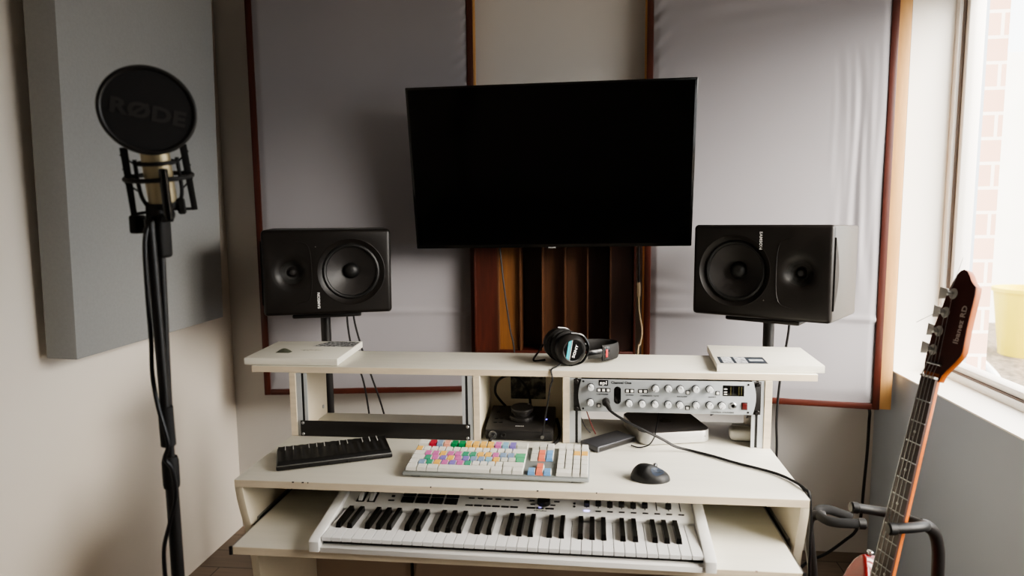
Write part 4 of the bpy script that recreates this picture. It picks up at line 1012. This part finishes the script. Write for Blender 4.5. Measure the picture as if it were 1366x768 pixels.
solo('cable_plug', jp, 'black plug pushed into the front of the preamp', 'plug', (.8785, .30, .1205))
cable('speaker_cable', [(-.020, .88, .30), (-.026, .86, .249), (-.011, .86, .129), (.024, .86, .027), (.042, .86, -.092), (.06, .87, -.3), (.08, .9, ZF + .006)], .0035, 'left of two black cables hanging below the left speaker')
cable('speaker_cable', [(.004, .87, .30), (-.001, .86, .249), (.025, .86, .137), (.055, .86, .042), (.098, .86, -.099), (.13, .88, -.3), (.15, .9, ZF + .006)], .0035, 'right of two black cables hanging below the left speaker')
cable('speaker_cable', [(1.50, .87, .30), (1.497, .85, .239), (1.49, .85, .17), (1.473, .85, .042), (1.467, .85, -.088), (1.471, .85, -.208), (1.47, .87, -.45), (1.45, .9, ZF + .006)], .0042, 'black cable hanging below the right speaker')
cable('screen_cable', [(.500, 1.03, .55), (.505, 1.05, .483), (.518, 1.05, .348), (.540, 1.05, .18), (.555, 1.05, .096), (.575, 1.05, -.2), (.58, 1.06, ZF + .006)], .0032, 'black cable hanging from the screen in front of the diffuser')
cable('screen_cable', [(1.018, 1.05, .56), (1.018, 1.08, .485), (1.020, 1.08, .40), (1.020, 1.08, .352)], .0032, 'short black cable below the right part of the screen')
cable('power_lead', [(1.020, 1.08, .305), (1.022, 1.082, .25), (1.034, 1.085, .176), (1.028, 1.085, .12), (1.020, 1.08, .09), (1.02, 1.08, -.2), (1.03, 1.09, ZF + .006)], .0028, 'cream lead hanging at the right edge of the diffuser', mat('cream_cable', (196, 176, 140), .5))
solo('cable_connector', MB().box((1.0135, 1.073, .304), (1.0265, 1.087, .355), mat('cream_connector', (196, 178, 150), .45), .003), 'cream inline connector hanging at the right edge of the diffuser', 'connector', (1.02, 1.08, .304))
cable('hanging_cable', [(1.84, 1.06, -.085), (1.875, 1.12, -.13), (1.887, 1.15, -.18), (1.886, 1.15, -.289), (1.880, 1.15, -.43), (1.874, 1.15, -.557), (1.845, 1.12, -.60), (1.80, 1.10, -.628), (1.72, 1.04, -.648), (1.656, 1.0, -.656), (1.60, .95, -.66), (1.5, .85, -.70), (1.40, .72, ZF + .008)], .0055, 'black cable dropping from the right cloth panel into the corner')
cable('patch_cable', [(.590, .475, .052), (.575, .47, .07), (.563, .45, .10), (.572, .44, .135), (.60, .44, .152), (.632, .44, .145), (.655, .45, .115), (.663, .455, .085), (.665, .462, .052)], .0038, 'black cable arching over the audio interface')
cable('patch_cable', [(.573, .313, .017), (.572, .300, .015), (.568, .290, .006), (.572, .275, .004), (.582, .262, .004), (.59, .25, .0045)], .0045, 'black cable in the front left jack of the audio interface')
cable('patch_cable', [(.742, .46, .02), (.752, .40, .006), (.752, .34, .005), (.744, .30, .0045), (.728, .278, .0045), (.71, .262, .0045)], .0045, 'black cable curving out right of the audio interface')
M_REDC = mat('red_cable', (120, 44, 34), .5)
cable('thin_wire', [(.800, .37, .095), (.806, .36, .075), (.822, .345, .04), (.838, .34, .022)], .0016, 'thin black wire rising from the external drive')
cable('thin_wire', [(.823, .37, .095), (.828, .36, .075), (.842, .345, .04), (.852, .335, .020)], .0016, 'thin red wire rising from the external drive', M_REDC)
cable('thin_wire', [(1.03, .42, .095), (1.02, .36, .06), (1.008, .302, .040), (1.004, .292, .030), (.99, .285, .012), (.965, .285, .004), (.945, .30, .004)], .0019, 'thin black wire over the front corner of the silver computer')
cable('thin_wire', [(1.215, .40, .092), (1.200, .42, .07), (1.185, .44, .055), (1.18, .47, .04)], .0026, 'short black wire hanging behind the preamp above the white box')
cable('floor_cable', [(.46, .39, -.30), (.50, .385, -.27), (.56, .38, -.23), (.62, .385, -.21)], .004, 'black cable slanting across the panel under the keyboard tray')
cable('floor_cable', [(.317, .39, -.14), (.317, .39, -.24), (.318, .39, -.60), (.34, .36, ZF + .006)], .005, 'black cable hanging straight down under the keyboard tray')

# ================================================================== CAMERA, LIGHT, WORLD
cam_d = bpy.data.cameras.new('camera'); cam = bpy.data.objects.new('camera', cam_d); COL.objects.link(cam); scene.camera = cam
f_px = 899.56; cam_d.sensor_fit = 'HORIZONTAL'; cam_d.sensor_width = 36.0; cam_d.lens = f_px / 1366 * 36
yaw, pitch, roll = .11036, -.11273, -.00997
fwd = V(-math.sin(yaw) * math.cos(pitch), math.cos(yaw) * math.cos(pitch), math.sin(pitch)); rt = V(math.cos(yaw), math.sin(yaw), 0); up = rt.cross(fwd)
r2 = rt * math.cos(roll) + up * math.sin(roll); u2 = -rt * math.sin(roll) + up * math.cos(roll)
cam.matrix_world = Matrix.Translation((.8258, -1.45064, .62158 + ZO)) @ Matrix((r2, u2, -fwd)).transposed().to_4x4()
cam_d.clip_start = .05
cam_d.dof.use_dof = True; cam_d.dof.focus_distance = 1.95; cam_d.dof.aperture_fstop = 3.2

wd = bpy.data.worlds.new('sky'); scene.world = wd; wd.use_nodes = True
bg = wd.node_tree.nodes['Background']; bg.inputs['Color'].default_value = (.96, .98, 1.0, 1); bg.inputs['Strength'].default_value = 5.6
pl = bpy.data.lights.new('window_portal', 'AREA'); pl.shape = 'RECTANGLE'; pl.size = WZ1 - WZ0; pl.size_y = WY1 - WY0
po = bpy.data.objects.new('window_portal', pl); COL.objects.link(po); po.location = (2.20, (WY0 + WY1) / 2, (WZ0 + WZ1) / 2 + ZO); po.rotation_euler = (0, R(90), 0)
pl.cycles.is_portal = True
sn = bpy.data.lights.new('low_hazy_sun', 'SUN'); sn.energy = 19.0; sn.angle = R(50); sn.color = (1, .92, .82)
so = bpy.data.objects.new('low_hazy_sun', sn); COL.objects.link(so)
so.rotation_euler = V(-.72, .47, -.50).to_track_quat('-Z', 'Y').to_euler()
# weak fill light added behind the camera, no actual lamp there
al = bpy.data.lights.new('room_fill', 'AREA'); al.shape = 'RECTANGLE'; al.size = 1.2; al.size_y = .8; al.energy = 0.6; al.color = (1, .93, .85)
ao = bpy.data.objects.new('room_fill', al); COL.objects.link(ao); ao.location = (.6, -2.6, ZC + ZO - .05); ao.rotation_euler = (R(25), 0, 0)

scene.view_settings.view_transform = 'AgX'
scene.view_settings.look = 'AgX - Medium High Contrast'
scene.view_settings.exposure = 0.0
